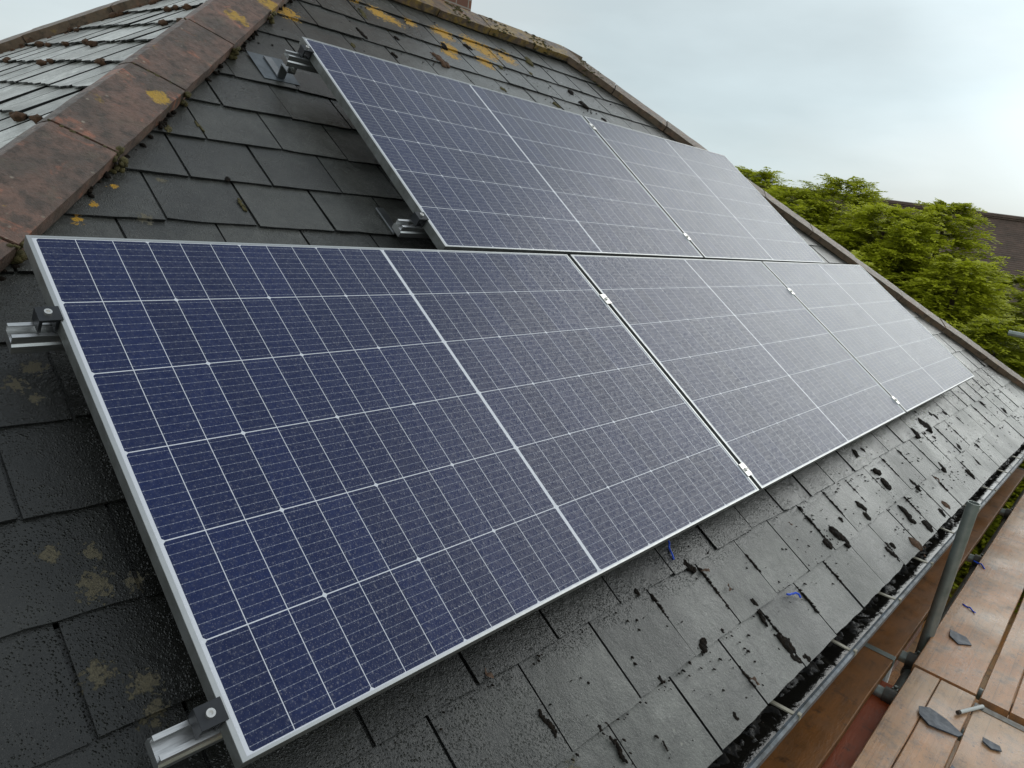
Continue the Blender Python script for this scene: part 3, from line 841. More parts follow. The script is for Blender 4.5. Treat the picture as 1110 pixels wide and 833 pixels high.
ux = Vector((1, .0039, -.005)).normalized(); vx = Vector((-.0039, 1, .0344)).normalized(); wx = ux.cross(vx).normalized(); vx = wx.cross(ux)
UPF = ROOF @ Matrix(((ux.x, vx.x, wx.x, U0), (ux.y, vx.y, wx.y, V1), (ux.z, vx.z, wx.z, -.0031), (0, 0, 0, 1)))
upM = lambda i: UPF @ Matrix.Translation((i * (PW + GAP), 0, 0))
spec = [(lowM(0), 'large near solar panel at the left of the lower row, dark navy cells'),
        (lowM(1), 'middle solar panel of the three in the lower row'),
        (lowM(2), 'far solar panel at the right end of the lower row, nearest the gutter end'),
        (upM(0), 'left solar panel of the upper row, with open slates at its left edge'),
        (upM(1), 'right solar panel of the upper row, reaching the right hip tiles')]
for i, (mw, lab) in enumerate(spec):
    o = pan if i == 0 else copy_tree(pan)
    o.matrix_world = mw
    o['label'] = lab; o['group'] = 'solar panels on the slate roof'

# ------------------------------------------------------------------ rails, hooks, clamps
t = NT('mill_aluminium')
M_alu = t.set(color=t.mix(t.rng(t.noise(30, 4, 0.6, t.coord('Object', (1, 12, 12))), 0.35, 0.7), (0.72, 0.72, 0.72), (0.5, 0.5, 0.5)), metal=0.95, rough=t.rng(t.noise(20, 3, .6, t.coord('Object', (1, 14, 14))), .3, .7, .26, .45))
M_stain = mat_simple('stainless_hook', (0.35, 0.36, 0.37), 0.35, metal=0.9)
M_blk_alu = mat_simple('black_clamp', (0.035, 0.037, 0.042), 0.4, metal=0.3)
M_bolt = mat_simple('bright_bolt', (0.75, 0.73, 0.70), 0.25, metal=0.9, var=.1)
def make_rail(L, mw, label):
    root = thing('mounting_rail', label, 'rail', mw, 'aluminium mounting rails')
    # open-topped channel, x along, (y,z) section
    h = 0.040; w = 0.0185
    prof = [(-w, 0), (-w + .008, 0), (-w + .008, -.003), (-w + .0025, -.003), (-w + .0025, -.017), (w - .0025, -.017), (w - .0025, -.003), (w - .008, -.003), (w - .008, 0), (w, 0),
            (w, -.018), (w + .004, -.022), (w + .004, -h), (-w - .004, -h), (-w - .004, -.022), (-w, -.018)]
    m = MB(); m.prism(prof, 0, 0, L)
    m.build('channel', M_alu, root)
    return root
railz = -0.0325
R1 = make_rail(3 * (PW + GAP) + 0.15, ROOF @ Matrix.Translation((-.085, .078, railz)), 'lowest aluminium rail, its bright end poking out at the bottom left of the near panel')
R2 = make_rail(3 * (PW + GAP) + 0.15, ROOF @ Matrix.Translation((-.075, .878, railz)), 'aluminium rail end poking out at the upper left of the near panel')
R3 = make_rail(2 * (PW + GAP) + 0.12, UPF @ Matrix.Translation((-.085, .135, railz)), 'aluminium rail end at the lower left corner of the upper panel row')
R4 = make_rail(2 * (PW + GAP) + 0.12, UPF @ Matrix.Translation((-.085, 1.02, railz)), 'topmost aluminium rail, ribbed end beside the highest panel corner')

def end_clamp(mw, label):
    root = thing('end_clamp', label, 'clamp', mw, 'end clamps holding the left panel edges')
    m = MB()
    # block left of the frame with a lip over it; local x=0 at the frame's outer face
    prof = [(-.034, -.030), (-.034, .002), (.006, .0035), (.006, .0008), (-.0008, .0008), (-.0008, -.030), (-.006, -.030), (-.006, -.004), (-.028, -.004), (-.028, -.030)]
    m.prism(prof, 1, -.018, .018)
    m.build('clamp_body', M_blk_alu, root, bevel=.0008)
    m = MB(); m.tube((-.016, 0, .002), (-.016, 0, .0085), .0068, 20, wall=.0033); m.tube((-.016, 0, .0021), (-.016, 0, .0045), .0040, 6)
    m.build('bolt', M_bolt, root, smooth=True)
    return root
def mid_clamp(mw, label):
    root = thing('mid_clamp', label, 'clamp', mw, 'mid clamps between neighbouring panels')
    m = MB()
    prof = [(-.017, .0008), (-.017, .0038), (.017, .0038), (.017, .0008), (.0085, .0008), (.0085, -.018), (-.0085, -.018), (-.0085, .0008)]
    m.prism(prof, 1, -.024, .024)
    m.build('clamp_body', M_bolt, root, bevel=.0008)
    m = MB(); m.tube((0, 0, .0038), (0, 0, .009), .0065, 16, wall=.003)
    m.build('bolt', M_bolt, root, smooth=True)
    return root
end_clamp(ROOF @ Matrix.Translation((-.0008, .082, 0)), 'black end clamp with a bright bolt at the bottom left of the near panel')
end_clamp(ROOF @ Matrix.Translation((-.0008, .884, 0)), 'black end clamp with a bright bolt at the upper left of the near panel')
end_clamp(UPF @ Matrix.Translation((-.0008, .137, 0)), 'end clamp at the lower left corner of the upper row')
end_clamp(UPF @ Matrix.Translation((-.0008, 1.022, 0)), 'end clamp at the top left corner of the upper row')
for i in (1, 2):
    for v, wd in ((.078, 'lower'), (.862, 'upper')):
        which = {1: 'the near panel and the middle one', 2: 'the middle panel and the far one'}[i]
        mid_clamp(ROOF @ Matrix.Translation((i * (PW + GAP) - GAP / 2, v, 0)), '%s bright clamp in the gap between %s' % (wd, which))
for v, wd in ((.145, 'lower'), (1.005, 'upper')):
    mid_clamp(UPF @ Matrix.Translation((PW + GAP / 2, v, 0)), '%s bright clamp in the gap between the two top row panels' % wd)

def hook(mw, label, flash=False):
    """S-shaped bracket: plate out of the slates, riser, foot bolted to the rail; local origin on the slates under the rail"""
    root = thing('roof_hook', label, 'bracket', mw, 'steel roof hooks under the rails')
    H = 0.062
    m = MB()
    m.box(-.016, .016, -.005, .12, .006, .012)                     # tongue running up under the slate
    m.box(-.016, .016, -.011, -.005, .006, H - .006)               # riser
    m.box(-.016, .016, -.060, -.005, H - .0055, H)                 # foot
    m.box(-.016, .016, -.0605, -.0545, H + .0002, H + .026)        # upstand bolted to the rail flank
    m.build('bracket_arm', M_stain, root, bevel=.001)
    m = MB(); m.tube((0, -.0605, H + .014), (0, -.071, H + .014), .009, 6); m.tube((0, -.049, H + .014), (0, -.0544, H + .014), .012, 16)
    m.build('bolt', M_bolt, root, smooth=True)
    if flash:
        m = MB(); m.box(-.075, .075, -.03, .14, .0025, .0045)
        m.build('lead_flashing', M_lead, root, bevel=.001)
    return root
M_lead = mat_simple('lead_flashing', (0.16, 0.18, 0.20), 0.4, metal=0.4)
hk = SW + .0135
hook(ROOF @ Matrix.Translation((U0 - .022, V1 + .135 + .06, hk)), 'steel roof hook under the rail at the lower left of the upper row', False)
hook(ROOF @ Matrix.Translation((U0 - .055, V1 + 1.02 + .045, hk)), 'steel roof hook on a grey lead plate at the top left of the upper row', True)
k = 0
for (rl, vv) in ((0, .078), (0, .878)):
    for uu in (.35, 1.55, 2.75, 3.95, 5.1):
        k += 1
        hook(ROOF @ Matrix.Translation((uu, vv + .04, hk)), 'steel roof hook hidden under the %s rail of the lower panel row' % ('lower' if vv < .5 else 'upper'))
for vv in (.135, 1.02):
    for uu in (1.3, 2.4, 3.4):
        hook(ROOF @ Matrix.Translation((U0 + uu, V1 + vv + .04, hk)), 'steel roof hook hidden under the %s rail of the upper panel row' % ('lower' if vv < .5 else 'upper'))

# ------------------------------------------------------------------ moss clumps and litter on the slates
MOSS = [(1.105,-0.064,0.010,1.0),(1.366,-0.078,0.016,1.6),(0.989,-0.264,0.012,1.0),(0.738,-0.262,0.008,1.0),(0.761,-0.264,0.006,1.0),(0.622,-0.193,0.011,3.0),(0.752,-0.317,0.011,3.0),(1.206,-0.263,0.019,0.5),(1.527,-0.259,0.015,1.0),(1.514,-0.303,0.012,2.5),(1.530,-0.396,0.026,1.3),(1.522,-0.440,0.016,1.5),(1.570,-0.461,0.016,1.0),(1.144,-0.433,0.011,1.0),(0.876,-0.374,0.005,2.5),(1.311,-0.265,0.008,0.6),(2.967,-0.037,0.025,1.0),(3.076,-0.039,0.016,1.0),(4.090,-0.092,0.058,0.8),(3.844,-0.098,0.040,1.3),(3.021,-0.152,0.025,1.0),(2.996,-0.218,0.034,1.0),(2.613,-0.228,0.024,1.8),(2.587,-0.271,0.025,0.8),(2.262,-0.249,0.036,0.7),(2.157,-0.260,0.024,1.0),(2.284,-0.290,0.020,1.8),(2.380,-0.221,0.012,1.3),(2.941,-0.370,0.028,2.6),(2.595,-0.410,0.016,1.0),(2.789,-0.467,0.036,1.0),(3.033,-0.452,0.036,1.0),(3.277,-0.293,0.022,2.8),(3.776,-0.311,0.028,2.2),(4.271,-0.290,0.027,1.5),(4.053,-0.432,0.030,2.2),(3.403,-0.448,0.029,0.8),(3.291,-0.457,0.028,0.7),(2.536,-0.432,0.018,3.0),(4.367,-0.083,0.026,1.0),(4.577,-0.092,0.021,1.0),(4.329,-0.055,0.023,1.0),(4.336,-0.417,0.019,2.5),(5.491,-0.169,0.022,1.5),(5.813,-0.298,0.035,1.0),(0.532,1.742,0.016,1.3),(0.637,1.782,0.009,3.0),(0.628,1.527,0.014,0.7),(0.625,1.413,0.010,3.0),(2.301,2.755,0.037,2.2),(3.336,3.138,0.038,2.2),(2.684,2.619,0.022,1.2),(2.702,3.040,0.026,1.6),(3.198,2.950,0.019,1.6),(3.107,3.168,0.023,1.4),(2.887,2.909,0.021,0.7),(2.452,2.951,0.024,2.0),(1.946,3.026,0.019,3.5),(1.810,2.795,0.017,3.5),(1.676,2.640,0.014,1.6),(2.064,2.864,0.014,1.6),(1.934,2.661,0.015,2.0),(3.539,2.725,0.043,1.6),(3.643,2.592,0.022,1.4),(3.527,2.856,0.030,0.6),(3.161,2.616,0.023,2.0)]
MLAB = {5: 'long dark moss clump in the slate joint below the bottom corner of the near panel', 6: 'long dark moss clump in the last slate joint at the bottom of the photo',
        7: 'small wide moss cushion under a slate edge below the near panel', 10: 'fat dark moss cushion on the slates just above the near gutter',
        11: 'moss tuft between the fat cushion and the gutter', 9: 'thin moss chain running up from the fat cushion',
        18: 'large ragged black moss clump below the far panel', 19: 'black moss clump just left of the large ragged one below the far panel',
        21: 'dark moss clump in the middle of the slates below the middle panel', 24: 'biggest moss heap, arched across a slate corner below the middle panel',
        25: 'moss lump at the left foot of the biggest moss heap', 26: 'moss trail hanging down from the right of the biggest moss heap', 28: 'long moss streak on a slate near the gutter',
        30: 'rusty brown moss lump on the gutter edge', 31: 'dark moss lump on the slate edge by the gutter pole', 45: 'olive moss ball under the edge of the left hip tiles', 46: 'thin moss streak beside the olive moss ball of the left hip',
        47: 'round dark moss spot on a slate between left hip and panels', 48: 'thin moss streak in a joint above the near panel',
        49: 'long brown moss clump on slates above the upper row, amid yellow lichen', 50: 'moss clump near the ridge above the right upper panel'}
r = random.Random(31)
for i, (u, v, s, el_) in enumerate(MOSS):
    s *= 1.12 if u > 1 else .95
    el_ = max(.6, el_ / (1 + .38 * max(0, u - .8)))
    if el_ < 1: el_ = max(.75, el_)
    n = 8 + int(el_ * 4) + (6 if s > .025 else 0)
    parts = []
    bend = r.uniform(-.35, .35)
    for k in range(n):
        t_ = (k / (n - 1) - .5) * 2
        rr = s * r.uniform(.40, .58) * (1.0 - .35 * abs(t_))
        c = (r.uniform(-.40, .40) * s + bend * s * math.sin(t_ * 2.5), t_ * s * (el_ - .25), -.2 * rr)
        parts.append((c, (rr, rr * r.uniform(.8, 1.25), min(rr * .7, .013))))
    for k in range(int(3 + 60 * s)):             # crumbs round it
        a = r.uniform(0, 6.28); q = r.uniform(1.0, 1.9) * s
        rr = s * r.uniform(.06, .16)
        parts.append(((math.cos(a) * q, math.sin(a) * q * max(el_, .8), -.002), (rr, rr, rr * .5)))
    mt = M_moss_g if i in (45, 46, 48, 50, 51, 54, 59) or (i > 48 and r.random() < .3) else (M_moss_r if i in (30, 36, 49) else M_moss_d)
    o = blob('moss_clump', mt, parts, sub=2, seed=i, amp=.32)
    o.matrix_world = roof_at(u, v, SW + .0140, r.uniform(-.15, .15))
    if i in MLAB: props(o, MLAB[i], 'moss', 'moss clumps on the front slope')
    elif i < 45: props(o, 'small dark moss lump on the slates between the panels and the gutter', 'moss', 'small moss lumps below the panels')
    else: props(o, 'small moss lump in a slate joint between the upper panels and the ridge', 'moss', 'small moss lumps above the panels')

# many tiny crumbs: uncountable litter on the lower slates
V, F = [], []
for i in range(1500):
    u = r.uniform(.3, 6.6); v = r.uniform(VE + .01, -.02)
    if noise.noise(Vector((u * 2.2, v * 5, 1))) < .0 and r.random() < .75: continue
    if r.random() < .35: v = r.choice((-.27, -.07)) - r.uniform(0, .012)
    if v > -.0 : continue
    s = r.uniform(.001, .0036) * (1 + u * .18)
    p = RP(u, v, SW + .0125)
    blob_into(V, F, p, (s, s * r.uniform(.6, 1.8), s * .5), r.random() * 40, amp=.6)
for i in range(420):
    u = r.uniform(.2, 4.2); v = r.uniform(2.3, 3.42)
    if noise.noise(Vector((u * 2.2, v * 3, 5))) < .0 and r.random() < .8: continue
    if u < al.x - (VT - v) * C_ + .2: continue
    s = r.uniform(.002, .006)
    blob_into(V, F, RP(u, v, SW + .0125), (s, s * r.uniform(.6, 1.8), s * .5), r.random() * 40, amp=.6)
props(newmesh('roof_litter', V, F, M_moss_d, None, smooth=True), 'tiny dark moss crumbs scattered over the slates', 'litter', kind='stuff')

# dark grime run along joints (thin soil strips in the gaps of the far lower slates)
V, F = [], []
for i in range(80):
    u = r.uniform(1.2, 6.6); k = r.choice((0, 1))
    v0 = courses[k] - .015 * (u - .6); ph = (0.004, 0.128)[k]
    u = ph + round((u - ph) / .2555) * .2555
    L = r.uniform(.02, .10); q = r.uniform(0, .16 - L)
    for j in range(8):
        s = r.uniform(.003, .007)
        vv = v0 + .19 - q - L * j / 8
        blob_into(V, F, RP(u + r.gauss(0, .002), vv, SW + .0112), (s, s * 1.4, s * .6), r.random() * 40, amp=.6)
props(newmesh('joint_soil', V, F, M_moss_d, None, smooth=True), 'dark soil packed in the joints of the lower slates', 'litter', kind='stuff')

def squiggle(name, pts, rad, mat, mw, label, cat, group=None):
    m = MB()
    for a, b in zip(pts, pts[1:]): m.tube(a, b, rad, 8)
    o = m.build(name, mat, None, smooth=True); o.matrix_world = mw
    return props(o, label, cat, group)
M_blue = mat_simple('blue_plastic', (0.02, 0.10, 0.75), 0.4, var=.2)
def tie(mw, label, s=1.0, sd=0):
    rr = random.Random(sd)
    pts = [(0, 0, .002)]
    a = 1.2 + rr.uniform(-.4, .4)
    for i in range(6):
        a += rr.uniform(-.6, .6)
        pts.append((pts[-1][0] + math.cos(a) * .009 * s, pts[-1][1] + math.sin(a) * .009 * s, .002 + rr.uniform(0, .006)))
    return squiggle('wire_offcut', pts, .0024 * s, M_blue, mw, label, 'wire offcut', 'blue wire offcuts')
SU = SW + .0140
tie(roof_at(1.322, -.040, SU, .2), 'blue wire offcut on the slates just under the near panel edge', 1.1, 3)
tie(roof_at(1.757, -.330, SU, .3), 'blue wire offcut lying on a slate halfway to the gutter', 1.35, 5)
M_leaf = mat_simple('dead_leaf', (0.20, 0.12, 0.08), 0.7, sc=60, var=.5)
def leaf(mw, label, s=.02, sd=0, grp='dead leaf scraps'):
    s *= .7
    rr = random.Random(sd)
    V, F = [], []
    n = 9
    for i in range(n):
        t_ = i / (n - 1); w = s * .22 * math.sin(math.pi * min(.97, t_ + .03)) * rr.uniform(.5, 1.2)
        z = .002 + s * .18 * abs(math.sin(t_ * 5 + sd)); x = s * .25 * math.sin(t_ * 3.2 + sd)
        V += [(x - w, t_ * s, z + w * .6), (x, t_ * s, z), (x + w, t_ * s, z + w * .8)]
    for i in range(n - 1):
        a = i * 3; F += [(a, a + 1, a + 4, a + 3), (a + 1, a + 2, a + 5, a + 4)]
    V2 = [(x, y, z - .0006) for x, y, z in V]
    k = len(V); F2 = [tuple(q + k for q in f[::-1]) for f in F]
    o = newmesh('dead_leaf', V + V2, F + F2, M_leaf, None)
    o.matrix_world = mw
    return props(o, label, 'leaf', grp)
leaf(roof_at(1.42, -.125, SU, .7), 'curled brown leaf scrap on a slate below the near panel', .045, 1)
leaf(roof_at(1.47, -.18, SU, 1.9), 'pale torn leaf scrap beside the curled brown one', .035, 2)
leaf(roof_at(.556, -.065, SU, .3), 'small orange leaf scrap under the bottom edge of the near panel', .04, 3)
leaf(roof_at(2.03, -.135, SU, 1.2), 'tiny tan leaf chip on a slate below the middle panel', .03, 4)
leaf(roof_at(1.30, -.415, SU, 1.0), 'crumpled leaf on the slate edge by the gutter', .04, 5)
leaf(roof_at(3.548, -.362, SU, .4), 'reddish leaf scrap on the far slates by the gutter', .07, 6)

# ------------------------------------------------------------------ scaffold
t = NT('scaffold_plank')
vv_ = t.coord('Object', (0.55, 7, 7))
g1 = t.noise(5, 6, 0.6, vv_); g2 = t.noise(2.2, 5, 0.6)
cc = t.mix(t.rng(g1, .3, .7), (0.54, 0.225, 0.078), (0.28, 0.125, 0.050))
cc = t.mix(t.rng(g2, .38, .62), cc, (0.46, 0.28, 0.15))
cc = t.mix(t.rng(t.noise(1.7, 4), .5, .68, 0, .55), cc, (0.58, 0.27, 0.10))
cc = t.mix(t.rng(t.noise(9, 6, .75), .50, .66, 0, .85), cc, (0.15, 0.105, 0.08))
cc = t.mix(t.rng(t.noise(28, 5, .75), .56, .68, 0, .75), cc, (0.09, 0.065, 0.05))
cc = t.mix(t.rng(t.voro(22), .06, .10, .8, 0), cc, (0.05, 0.04, 0.035))
cc = t.mix(t.rng(t.noise(1.1, 5, .7, t.coord('Object', (1, 3, 1))), .55, .68, 0, .65), cc, (0.24, 0.20, 0.17))
gr = t.noise(60, 4, .6, t.coord('Object', (.018, 2.2, 2.2)))
cc = t.mix(t.rng(gr, .57, .66, 0, .55), cc, (0.16, 0.095, 0.06))
cc = t.mix(t.rng(t.noise(3.2, 6, .75), .52, .66, 0, .5), cc, (0.27, 0.20, 0.15))
M_plank = t.set(color=cc, rough=t.rng(t.noise(3, 4), .35, .65, .22, .5), spec=.5, coat=t.rng(t.noise(2.3, 4), .50, .65, 0, .4), coatr=.18, nrm=t.bump(t.math('ADD', g1, t.math('MULTIPLY', t.noise(90, 4, .7, vv_), .5)), .5, .003))
def mat_wet(name, a, b, c):
    t = NT(name)
    v = t.coord('Object', (0.8, 3, 3))
    q = t.mix(t.rng(t.noise(6, 6, .65, v), .3, .7), a, b)
    q = t.mix(t.rng(t.noise(14, 5, .7), .55, .7, 0, .8), q, c)
    return t.set(color=q, rough=t.rng(t.noise(5, 4), .35, .65, .28, .6), spec=.3, nrm=t.bump(t.noise(40, 5, .7, v), .4, .003))
M_wetplank_shade = mat_wet('wet_shaded_brown_plank', (0.27, 0.105, 0.025), (0.13, 0.060, 0.022), (0.035, 0.020, 0.012))  # wet, and darkened in colour for the little sky under the eave
M_redplank = mat_wet('red_stained_plank', (0.36, 0.075, 0.018), (0.22, 0.045, 0.014), (0.07, 0.028, 0.014))
M_galv = mat_simple('galvanised_tube', (0.30, 0.33, 0.31), 0.42, metal=0.55, sc=14, c2=(0.20, 0.23, 0.21), bump=.3, bsc=50)
M_galv_d = mat_simple('dull_coupler', (0.07, 0.075, 0.07), 0.5, metal=0.5, sc=30, c2=(0.12, 0.10, 0.08), bump=.5)
M_white = mat_simple('white_paint_mark', (0.65, 0.66, 0.62), 0.5, var=.15)
M_redpaint = mat_simple('red_band_paint', (0.35, 0.035, 0.02), 0.5, var=.4)

PZ = -0.80
def board(x0, x1, y0, y1, z, mat, label, splits=(), bands=(1, 1), th=.038, seed=0, bandmat=None):
    """a plank; splits: y positions of lengthwise cracks running a part of its length"""
    root = thing('scaffold_board', label, 'scaffold board', Matrix.Translation((x0, y0, z)), 'scaffold boards')
    L, W = x1 - x0, y1 - y0
    rr = random.Random(seed)
    m = MB()
    ys = sorted([s[0] - y0 for s in splits])
    edges = [0] + ys + [W]
    nx = 40
    for k in range(len(edges) - 1):
        a, b = edges[k], edges[k + 1]
        if k > 0: a += .0015
        if k < len(edges) - 2: b -= .0015
        V = []
        for i in range(nx + 1):
            x = L * i / nx
            ja = noise.noise(Vector((x * 3, a * 40 + seed, 0))) * .0025; jb = noise.noise(Vector((x * 3, b * 40 + seed, 0))) * .0025
            jx = .0
            V += [(x, a + ja, -th), (x, a + ja, -.003), (x, a + ja + .003, 0), (x, b + jb - .003, 0), (x, b + jb, -.003), (x, b + jb, -th)]
        F = []
        for i in range(nx):
            for j in range(6):
                j2 = (j + 1) % 6
                F.append((i * 6 + j, i * 6 + j2, (i + 1) * 6 + j2, (i + 1) * 6 + j))
        F += [tuple(range(6)), tuple(nx * 6 + j for j in range(6))[::-1]]
        m.add(V, F)
    m.build('plank', mat, root)
    for e_, xx in ((0, -.0012), (1, L - .034)):
        if bands[e_]:
            m = MB()
            m.box(xx, xx + .035, -.0012, W + .0012, .0008, .0022)
            m.box(xx, xx + .035, -.0035, -.0012, -th, .0022); m.box(xx, xx + .035, W + .0012, W + .0035, -th, .0022)
            m.box(xx - .001 if e_ == 0 else xx + .035, xx if e_ == 0 else xx + .036, 0, W, -th, .0022)
            m.build('end_band', bandmat or M_galv_d, root, bevel=.0004)
    return root
XJ = 2.655
board(XJ + .012, XJ + 3.9, -.688, -.462, PZ, M_plank, 'far scaffold plank nearest the gutter, with a blue wire scrap on it', seed=1, bands=(0, 1))
board(XJ - .0, XJ + 3.9, -.925, -.702, PZ + .002, M_plank, 'far scaffold plank, second from the gutter, cracked along its near end', seed=2, bands=(0, 1), splits=((-.80, 1),))
board(XJ - .02, XJ + 3.9, -1.16, -.938, PZ, M_plank, 'far scaffold plank, third from the gutter', seed=3)
board(XJ - .02, XJ + 3.9, -1.40, -1.172, PZ, M_plank, 'far scaffold plank on the outer side of the platform', seed=4)
board(XJ - 3.9, XJ - .006, -.690, -.470, PZ - .002, M_plank, 'near scaffold plank nearest the gutter, split lengthwise, with a slate shard', seed=5, bands=(0, 0), splits=((-.566, 1),))
board(XJ - 3.9, XJ - .055, -.925, -.698, PZ, M_plank, 'near scaffold plank, second from the gutter, metal band at its end', seed=6)
board(XJ - 3.9, XJ - .05, -1.16, -.938, PZ, M_plank, 'near scaffold plank, third from the gutter', seed=7)
board(XJ - 3.9, XJ - .05, -1.40, -1.172, PZ, M_plank, 'near scaffold plank on the outer side of the platform', seed=8)
for k_, yy in enumerate((-1.40, -1.165, -.93, -.695, -.46, -.225)):  # deck added below to darken what shows through the plank gaps
    board(-1.2, 2.75, yy, yy + .225, -2.75, M_plank, 'dim plank of the added lower scaffold deck, near half, %s row out from the wall' % ('sixth', 'fifth', 'fourth', 'third', 'second', 'first')[k_], seed=20 + k_, bands=(0, 0))
    board(2.77, 11.0, yy, yy + .225, -2.75, M_plank, 'dim plank of the added lower scaffold deck, far half, %s row out from the wall' % ('sixth', 'fifth', 'fourth', 'third', 'second', 'first')[k_], seed=30 + k_, bands=(0, 0))
# inner boards under the gutter
board(-1.2, 2.645, -.398, -.175, PZ - .0, M_wetplank_shade, 'wet brown inner plank under the near gutter, metal band on its end', bands=(1, 1), seed=9, bandmat=M_galv)
board(2.662, 6.5, -.398, -.175, PZ - .006, M_wetplank_shade, 'wet brown inner plank under the far gutter', bands=(0, 1), seed=10)
b = board(-1.2, 2.56, -.52, -.372, PZ - .075, M_redplank, 'red stained plank lying low in the gap beside the platform', bands=(0, 0), seed=11)
m = MB()
m.add([(2.85, .088, .0012), (2.94, .092, .0012), (3.03, .118, .0012), (3.01, .136, .0012), (2.86, .136, .0012)], [(0, 1, 2, 3, 4)])
m.build('white_paint_mark', M_white, b)

def tube(p0, p1, label, cap=False, r_=.02415):
    p0, p1 = Vector(p0), Vector(p1)
    root = thing('scaffold_tube', label, 'scaffold tube', Matrix.Translation(p0), 'scaffold tubes')
    m = MB(); m.tube((0, 0, 0), p1 - p0, r_, 28, wall=.0035)
    m.build('steel_tube', M_galv, root, smooth=True)
    return root
tube((2.90, -.452, GZ + .05), (2.99, -.448, -.17), 'grey upright scaffold tube standing against the gutter', r_=.0245)
tube((-1.0, -.450, -.915), (8.4, -.450, -.915), 'grey scaffold tube running along the gap below the platform edge')
tube((2.80, -.30, -.863), (2.80, -1.75, -.863), 'cross tube under the planks beside the upright')
tube((2.45, -.30, -.863), (2.45, -1.75, -.863), 'cross tube under the near plank ends')
tube((4.25, -.30, -.863), (4.25, -1.75, -.863), 'cross tube under the far planks, middle')
tube((5.35, -.30, -.863), (5.35, -1.75, -.863), 'cross tube under the far planks, farthest')
tube((.6, -.30, -.863), (.6, -1.75, -.863), 'cross tube under the near planks, below the frame')
tube((-1.0, -1.55, -.915), (8.4, -1.55, -.915), 'outer long tube below the platform')
tube((2.9, -1.60, GZ + .05), (2.9, -1.60, .6), 'outer upright tube of the platform')
tube((7.25, -1.64, GZ + .05), (7.25, -1.64, .6), 'far outer upright tube that carries the pale rail')
tube((7.3, .116, .160), (7.3, -1.9, .185), 'pale tube end beyond the right hip, in front of the trees')
def coupler(p, rz, label):
    root = thing('scaffold_coupler', label, 'coupler', Matrix.Translation(p) @ Matrix.Rotation(rz, 4, 'Z'), 'scaffold couplers')
    m = MB()
    m.tube((-.028, 0, 0), (.028, 0, 0), .033, 20, wall=.0075)
    m.tube((0, -.028, .052), (0, .028, .052), .033, 20, wall=.0075)
    m.box(-.026, .026, -.026, .026, .022, .030)
    m.build('clamp_body', M_galv_d, root, smooth=True)
    for k, (q, d_) in enumerate((((.0, -.040, .004), (0, 0, 1)), ((.040, 0, .056), (0, 0, 1)))):
        m = MB(); q = Vector(q); d_ = Vector(d_)
        m.tube(q - d_ * .022, q + d_ * .030, .0065, 12); m.tube(q + d_ * .006, q + d_ * .018, .0125, 6)
        m.box(q.x - .012, q.x + .012, q.y - .012, q.y + .012, q.z - .012, q.z + .004)
        m.build('bolt', M_galv, root, smooth=True)
    return root
coupler((2.80, -.450, -.915), 0, 'dark coupler joining the gap tube to the cross tube beside the upright')
coupler((2.45, -.450, -.915), 0, 'dark coupler with a bright bolt in the gap by the near plank ends')
coupler((4.25, -.450, -.915), 0, 'dark coupler in the gap farther along the platform')
coupler((5.35, -.450, -.915), 0, 'farthest dark coupler in the gap')
coupler((2.92, -.452, -.98), R(90), 'coupler low on the upright tube')

# things lying on the planks
M_shard = mat_simple('slate_shard', (0.085, 0.10, 0.125), 0.5, sc=30, c2=(0.05, 0.06, 0.075), bump=.5)
def shard(pts, z, label, th=.005):
    cx = sum(p[0] for p in pts) / len(pts); cy = sum(p[1] for p in pts) / len(pts)
    m = MB(); m.prism([(x - cx, y - cy) for x, y in pts], 2, 0, th)
    o = m.build('slate_shard', M_shard, None, bevel=.0006); o.location = (cx, cy, z)
    o.rotation_euler = (R(2.5), R(-2), 0)
    return props(o, label, 'slate shard', 'broken slate shards on the planks')
shard([(2.368, -.549), (2.325, -.560), (2.293, -.600), (2.320, -.690), (2.345, -.700), (2.380, -.640), (2.395, -.580)], PZ + .003, 'largest slate shard, pointed, on the near split plank')
shard([(2.384, -.753), (2.360, -.757), (2.345, -.785), (2.363, -.815), (2.385, -.805)], PZ + .004, 'small slate shard on the second near plank')
shard([(3.09, -.509), (3.035, -.520), (3.000, -.560), (3.045, -.605), (3.09, -.575)], PZ + .003, 'slate shard on the far plank nearest the gutter')
shard([(2.13, -.705), (2.11, -.74), (2.07, -.75), (2.05, -.72), (2.08, -.70)], PZ + .004, 'slate shard at the bottom edge on the second near plank')
m = MB(); m.tube((0, 0, .007), (.118, -.055, .007), .0068, 16)
o = m.build('white_stick', M_white, None, smooth=True); o.location = (2.47, -.665, PZ + .001)
props(o, 'short white stick with a brown tip lying across the plank joint', 'stick')
m = MB(); m.tube((-.012, .0056, .007), (-.0002, .0001, .007), .0075, 16)
m.build('brown_tip', M_mortar, o, smooth=True)
tie(Matrix.Translation((4.05, -.44, PZ)) @ Matrix.Rotation(2.6, 4, 'Z'), 'blue wire offcut on the far plank, nearer the far end', 1.6, 8)
tie(Matrix.Translation((3.43, -.50, PZ)) @ Matrix.Rotation(2.9, 4, 'Z'), 'blue wire offcut on the far plank above the slate shard', 1.4, 9)

